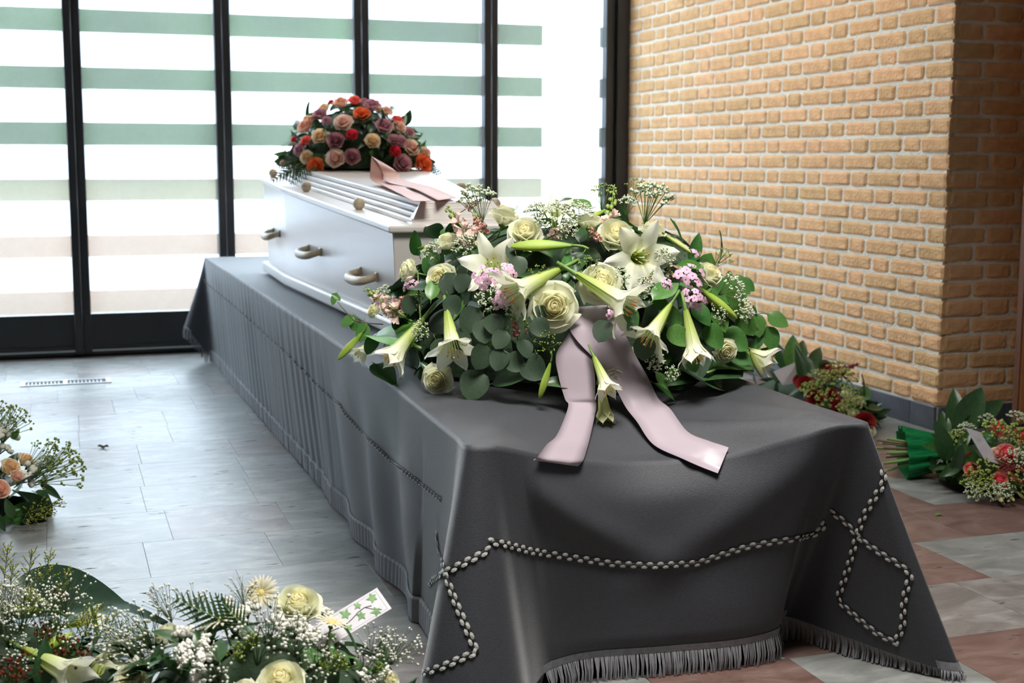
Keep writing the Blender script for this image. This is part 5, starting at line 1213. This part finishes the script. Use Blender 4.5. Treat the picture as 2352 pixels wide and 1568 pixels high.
for i, (px, py, sz) in enumerate([(50, 1440, 120), (100, 1450, 110), (20, 1480, 110), (150, 1400, 100), (70, 1400, 90), (15, 1420, 100), (120, 1500, 90), (270, 1530, 90), (40, 1540, 90), (140, 1440, 100), (0, 1450, 90)]):
    p, n_ = spot2(px, py, C4, R4, -.02); put('gypsophila', GYP[i % 3], bl4, T(-L4) @ aim(p, n_ + Vector((0, 0, .4)) - FWD * .2, i, sz * mpp(p)))
for i, (px, py, sz) in enumerate([(150, 1510, 80), (110, 1490, 70), (40, 1550, 90), (130, 1385, 60), (95, 1460, 60), (170, 1540, 70), (15, 1560, 80), (190, 1525, 60)]):
    p, n_ = spot2(px, py, C4, R4, .012); put('hypericum', HYP, bl4, T(-L4) @ aim(p, n_, i, sz * mpp(p)))

r_ = random.Random(77)
for k in range(46):
    px, py = r_.uniform(285, 470), r_.uniform(1475, 1568); p, n_ = spot2(px, py, C3, R3, -.02); p.z = max(p.z, .012)
    al = (Vector((r_.uniform(-1, .4), r_.uniform(-.8, .4), r_.uniform(-.1, .5)))).normalized(); place_leaf(bc, L3, p, al, n_ + Vector((0, 0, .3)), r_.uniform(.03, .06), LF[r_.choice(['dark', 'darklance', 'dark'])])
for k in range(22):
    px, py = r_.uniform(150, 330), r_.uniform(1430, 1540); p, n_ = spot2(px, py, C4, R4, -.04); p.z = max(p.z, .012)
    al = (Vector((r_.uniform(-.5, 1), r_.uniform(-.8, .4), r_.uniform(-.1, .5)))).normalized(); place_leaf(bl4, L4, p, al, n_ + Vector((0, 0, .3)), r_.uniform(.03, .06), LF[r_.choice(['dark', 'darklance', 'dark'])])
# --- left edge: peach roses and pale fillers
C5, R5 = Vector((-0.40, 3.74, 0.0)), (0.34, 0.34, 0.25)
le = thing('peach_rose_arrangement', (-0.40, 3.74, 0.0), 'arrangement of peach roses and pale filler flowers, half out of frame at left', 'flowers')
L5 = Vector(le.location)
mound(le, L5, C5, R5, k=.74, kz=.72)
base_leaves(le, L5, C5, R5, 110, 41, ['dark', 'oval', 'darklance', 'roundgreen'], 0.07, 0.12, inner=.88)
for i, (px, py, d_, k_) in enumerate([(25, 1072, 52, 'apricot'), (0, 1122, 50, 'peach'), (60, 1055, 44, 'apricot'), (-30, 1040, 50, 'apricot'), (-40, 1090, 50, 'peach'), (40, 1095, 36, 'palepink')]):
    p, n_ = spot2(px, py, C5, R5, .025); put('rose', RS[k_], le, T(-L5) @ aim(p, n_ - FWD * .5, i, d_ * mpp(p) * 1.2))
for i, (px, py, sz) in enumerate([(15, 1000, 60), (10, 990, 50), (75, 1075, 60), (90, 1080, 50), (60, 1100, 46), (80, 1110, 44), (5, 1030, 50), (100, 1070, 40), (-10, 980, 60)]):
    p, n_ = spot2(px, py, C5, R5, .03); put('lace_flower' if i % 2 else 'statice', LACE[i % 3] if i % 2 else STAT[i % 2], le, T(-L5) @ aim(p, n_ - FWD * .3, i, sz * mpp(p)))
for i, (px, py, sz) in enumerate([(20, 985, 90), (110, 1070, 110), (125, 1090, 110), (60, 1180, 100), (50, 1195, 80), (80, 1060, 80), (-10, 975, 90), (95, 1095, 90)]):
    p, n_ = spot2(px, py, C5, R5, -.02); put('goldenrod' if 2 < i < 5 else 'green_spray', SOL[0] if 2 < i < 5 else GREENUMB[i % 2], le, T(-L5) @ aim(p, n_ + Vector((.3, 0, .2)), i, sz * mpp(p)))
for x0, y0, x1, y1, nm in [(60, 1170, 105, 1214, 'darklance'), (90, 1110, 140, 1142, 'darklance'), (80, 1130, 130, 1155, 'dark'), (40, 1130, 110, 1165, 'dark'), (-10, 1180, 10, 1215, 'dark'), (30, 1190, 15, 1150, 'dark'), (30, 1010, 42, 985, 'oval'), (70, 1100, 20, 1090, 'dark')]:
    p, _ = spot2(x0, y0, C5, R5, .0); q_, _ = spot2(x1, y1, C5, R5, .04); d = q_ - p; place_leaf(le, L5, p, d, face(0, .7, .7), d.length * 1.15, LF[nm])

# --- right: bouquet lying on the floor with its stems in green wrap
def on_line(px, py, p0, ax):          # point of the sight line nearest the bouquet's axis
    d = ray(px, py); w0 = EYE_P - p0; a, b, c = d.dot(d), d.dot(ax), ax.dot(ax); t = (b * ax.dot(w0) - c * d.dot(w0)) / (a * c - b * b); return EYE_P + d * t
bq = thing('wrapped_bouquet', (2.62, 3.45, 0.0), 'bouquet of pink-red roses with stems in green wrap, lying by the wooden door', 'bouquet')
LQ = Vector(bq.location)
B0, B1 = on_z(2060, 1040, 0.065), on_z(2210, 1036, 0.075)
ax = (B1 - B0).normalized()
def wrap_pt(u, v):
    a = 2 * PI * u; f = v; r = 0.078 * (1 - f) ** 1.2 + 0.030 + 0.05 * sm(f, .75, 1); r *= 1 + .09 * math.sin(a * 13) * (1 - f * .7)
    c = B0 + ax * (0.27 * f + .015); sd = ax.cross(Vector((0, 0, 1))).normalized(); u_ = sd.cross(ax)
    p = c + sd * (r * math.cos(a)) + u_ * (r * .72 * math.sin(a)); p.z = max(p.z, .003); return p - LQ
put('green_wrap', MB().grid(wrap_pt, 78, 12, 0, True).mesh('green_wrap', 'green_wrap'), bq)
r_ = random.Random(8)
for k in range(14):
    a, rr = k * 2.399, 0.055 * math.sqrt((k + .5) / 14); sd = ax.cross(Vector((0, 0, 1))).normalized(); o_ = sd * rr * math.cos(a) + Vector((0, 0, rr * .7 * math.sin(a)))
    e = B0 + o_ * 1.5 - ax * r_.uniform(.01, .06); e.z = max(.006, e.z)
    put('stalk', MB().tube([B0 + ax * .12 + o_ * .5 - LQ, e - LQ], .0042, 6).mesh('stalk', 'stem' if k % 3 else 'twig'), bq)
C6, R6 = Vector((2.70, 3.34, 0.02)), (0.26, 0.24, 0.20)
C6 = on_z(2275, 1058, 0.075); R6 = (0.20, 0.22, 0.135)
C6.z = 0.02
base_leaves(bq, LQ, C6, R6, 70, 51, ['dark', 'darklance', 'oval'], .07, .12, inner=.8)
mound(bq, LQ, C6, R6, k=.72, kz=.72)
for i, (px, py, d_, k_) in enumerate([(2296, 985, 52, 'pinkcream'), (2312, 1042, 56, 'pinkcream'), (2230, 1077, 36, 'pinkcream'), (2295, 1103, 44, 'pinkcream'), (2345, 1000, 40, 'coral'), (2290, 1040, 30, 'palepink')]):
    if k_ == 'pinkcream' and k_ not in RS: RS[k_] = rose_single('rose_pinkcream', .45, 77)
    p, n_ = spot2(px, py, C6, R6, .03); put('rose', RS[k_], bq, T(-LQ) @ aim(p, n_ - FWD * .8, i, d_ * mpp(p) * 1.25))
VIB = [umbel_mesh('viburnum', 'viburnum', s_, 14, .5, 6, .05, .10) for s_ in (8, 9)]
for i, (px, py, sz, m_) in enumerate([(2260, 1090, 60, 0), (2285, 1010, 70, 1), (2320, 1010, 60, 0), (2235, 1105, 46, 1), (2200, 1020, 50, 0), (2260, 1115, 50, 0), (2335, 1105, 50, 1), (2345, 1040, 44, 0)]):
    p, n_ = spot2(px, py, C6, R6, .012); put('viburnum', VIB[m_], bq, T(-LQ) @ aim(p, n_ - FWD * .4, i, sz * mpp(p) * 1.1))
for i, (px, py, sz) in enumerate([(2240, 1125, 44), (2280, 1125, 44), (2220, 1000, 44), (2330, 1060, 50), (2265, 975, 36), (2300, 1130, 44), (2330, 970, 40)]):
    p, n_ = spot2(px, py, C6, R6, .02); put('lace_flower', LACE[i % 3], bq, T(-LQ) @ aim(p, n_ - FWD * .4, i, sz * mpp(p) * 1.1))
PLM = plume_mesh('astilbe', 3, 'astilbe')
for i, (px, py, qx, qy) in enumerate([(2300, 1060, 2345, 1080), (2290, 1075, 2335, 1100), (2310, 1080, 2352, 1070), (2320, 1000, 2352, 985), (2190, 1060, 2225, 1040)]):
    p, n_ = spot2(px, py, C6, R6, .02); q_, _ = spot2(qx, qy, C6, R6, .05); d = q_ - p; put('astilbe', PLM, bq, T(-LQ) @ aim(p, d, i, d.length * 1.2))
for px, py, qx, qy in [(2290, 1130, 2302, 1152), (2318, 1135, 2330, 1150), (2335, 1128, 2352, 1145)]:
    p, n_ = spot2(px, py, C6, R6, .01); q_ = on_z(qx, qy, .02); d = q_ - p; put('lisianthus_bud', BUDP, bq, T(-LQ) @ aim(p, d, 0, (d.length * 1.6, d.length * 1.6, d.length)))
for x0, y0, x1, y1, s_, nm in [(2190, 1000, 2200, 895, 1, 'dark'), (2195, 1000, 2262, 890, 1, 'dark'), (2210, 985, 2310, 915, 1, 'darklance'), (2170, 1010, 2170, 945, 1, 'dark'), (2175, 1030, 2128, 1022, 1, 'oval'), (2175, 1060, 2160, 975, 1, 'dark'), (2205, 1065, 2165, 1090, 1, 'dark'), (2190, 1080, 2225, 1130, 1, 'darklance'), (2170, 1050, 2185, 1110, 1, 'dark'), (2200, 960, 2238, 925, 1, 'dark'), (2190, 1090, 2210, 1025, 1, 'aspid'), (2185, 1050, 2235, 985, 1, 'darklance'), (2175, 1030, 2150, 1000, 1, 'dark')]:
    p, _ = spot2(x0, y0, C6, R6, .0); q_ = on_y(x1, y1, p.y + (.03 if y1 < 960 else -.01)); q_.z = max(q_.z, .02); d = q_ - p; place_leaf(bq, LQ, p, d, face(.1, .3, .9), d.length * 1.08, LF.get(nm, ASP))
def flat_card(name, corners, label, centre):
    o = thing(name, centre, label, 'card'); c = Vector(centre); n_ = (corners[1] - corners[0]).cross(corners[3] - corners[0]).normalized() * .0008
    g = MB().add([v - c + n_ for v in corners] + [v - c - n_ for v in corners], [(0, 1, 2, 3), (7, 6, 5, 4)] + [(i, i + 4, (i + 1) % 4 + 4, (i + 1) % 4) for i in range(4)])
    put('sheet', g.mesh('sheet', 'card_paper', False), o); return o
yq = spot2(2250, 1030, C6, R6)[0].y - .045
fc_ = flat_card('greeting_card', [on_y(2218, 982, yq + .01), on_y(2250, 992, yq + .02), on_y(2301, 1068, yq - .02), on_y(2262, 1056, yq - .03)], 'white card with two short printed lines lying on the wrapped bouquet', on_y(2258, 1025, yq))
cc_ = Vector(fc_.location); A_, B_, D_ = on_y(2218, 982, yq + .01) - cc_, on_y(2250, 992, yq + .02) - cc_, on_y(2262, 1056, yq - .03) - cc_
g = MB(); nn = (B_ - A_).cross(D_ - A_).normalized(); nn = nn if nn.dot(FWD) < 0 else -nn
for f0, f1, e0, e1 in ((.25, .30, .25, .7), (.33, .36, .3, .6)):
    g.add([A_ + (D_ - A_) * f + (B_ - A_) * e + nn * .0014 for f, e in ((f0, e0), (f0, e1), (f1, e1), (f1, e0))], [(0, 1, 2, 3)])
put('printed_lines', g.mesh('printed_lines', 'card_line', False), fc_)

# --- behind the pall: red and green bouquet at the foot of the brick wall
bw = thing('red_bouquet', (2.66, 4.42, 0.0), 'red rose and green bouquet with a white card at the foot of the brick wall', 'bouquet')
LB = Vector(bw.location)
C7, R7 = Vector((2.665, 4.38, 0.0)), (0.20, 0.46, 0.17)
mound(bw, LB, C7, R7, k=.74, kz=.72)
base_leaves(bw, LB, C7, R7, 90, 61, ['dark', 'oval', 'darklance'], .07, .12, inner=.82)
for i, (px, py, d_) in enumerate([(1850, 880, 34), (1872, 912, 32), (1925, 930, 30), (1987, 970, 38), (1895, 850, 34), (1910, 905, 24), (1838, 872, 26)]):
    p, n_ = spot2(px, py, C7, R7, .03); put('rose', RS['darkred'] if 'darkred' in RS else RS.setdefault('darkred', carnation_mesh('carnation_red', 3)), bw, T(-LB) @ aim(p, n_ - FWD * .6, i, d_ * mpp(p) * 1.35))
for i, (px, py, sz) in enumerate([(1880, 880, 46), (1905, 885, 50), (1935, 885, 56), (1950, 915, 44), (1870, 905, 40), (1900, 925, 46), (1965, 935, 40), (1920, 860, 44), (1860, 900, 36), (1945, 945, 40)]):
    p, n_ = spot2(px, py, C7, R7, .02); put('viburnum', VIB[i % 2], bw, T(-LB) @ aim(p, n_ - FWD * .3, i, sz * mpp(p) * 1.15))
for i, (px, py, d_) in enumerate([(1945, 905, 30), (1970, 920, 30), (1935, 935, 28), (1960, 950, 28), (1858, 905, 26), (1998, 990, 30), (1895, 870, 24)]):
    p, n_ = spot2(px, py, C7, R7, .03); put('rose', RS.setdefault('cream', rose_single('rose_white', .7, 88)), bw, T(-LB) @ aim(p, n_ - FWD * .5, i, d_ * mpp(p) * 1.2))
for px, py, qx, qy in [(1880, 870, 1965, 838), (1870, 865, 1925, 845), (1875, 875, 1940, 858)]:
    p, n_ = spot2(px, py, C7, R7, .01); q_ = on_y(qx, qy, p.y + .0); d = q_ - p; put('astilbe', PLM, bw, T(-LB) @ aim(p, d, px, d.length))
for x0, y0, x1, y1, nm in [(1830, 840, 1845, 790, 'dark'), (1815, 850, 1822, 785, 'oval'), (1860, 850, 1882, 805, 'dark'), (1850, 855, 1872, 830, 'bright'), (1800, 850, 1790, 798, 'dark'), (1880, 850, 1908, 830, 'dark'), (1790, 880, 1775, 850, 'dark'), (1845, 880, 1835, 810, 'darklance'), (1790, 835, 1785, 800, 'dark'), (1865, 860, 1850, 820, 'dark')]:
    p, _ = spot2(x0, y0, C7, R7, .0); q_ = on_y(x1, y1, p.y + .03); q_.x = min(q_.x, XW - .03); d = q_ - p; place_leaf(bw, LB, p, d, face(.1, .3, .9), d.length * 1.3, LF[nm])
yb = spot2(1805, 870, C7, R7)[0].y - .04
flat_card('folded_card', [on_y(1776, 853, yb), on_y(1832, 830, yb + .01), on_y(1829, 880, yb - .02), on_y(1797, 884, yb - .03)], 'blank white folded card on the red bouquet behind the pall', on_y(1806, 862, yb))

# --- bits on the floor
lf = MB().grid(lambda u, v: ((2 * u - 1) * .009 * math.sin(PI * v) , .036 * (v - .5), .002 + .006 * abs(2 * u - 1) + .003 * math.sin(v * 9)), 5, 7).mesh('dry_leaf', 'dry_leaf')
dp = on_z(237, 1029, 0); dl = put('dry_leaf', lf, None, T((dp.x, dp.y, .001)) @ Matrix.Rotation(1.2, 4, 'Z')); dl['label'] = 'small dark dry leaf lying on the pale floor left of the pall'; dl['category'] = 'leaf'
dp = on_z(2162, 1183, 0); d2 = put('green_petal', leaf_mesh('leaf_bright', 1, .6, bend=.1, stalk=0), None, aim((dp.x, dp.y, .004), (0, 0, 1), .9, .022)); d2['label'] = 'tiny green petal fallen on the red floor tile near the wrapped bouquet'; d2['category'] = 'petal'
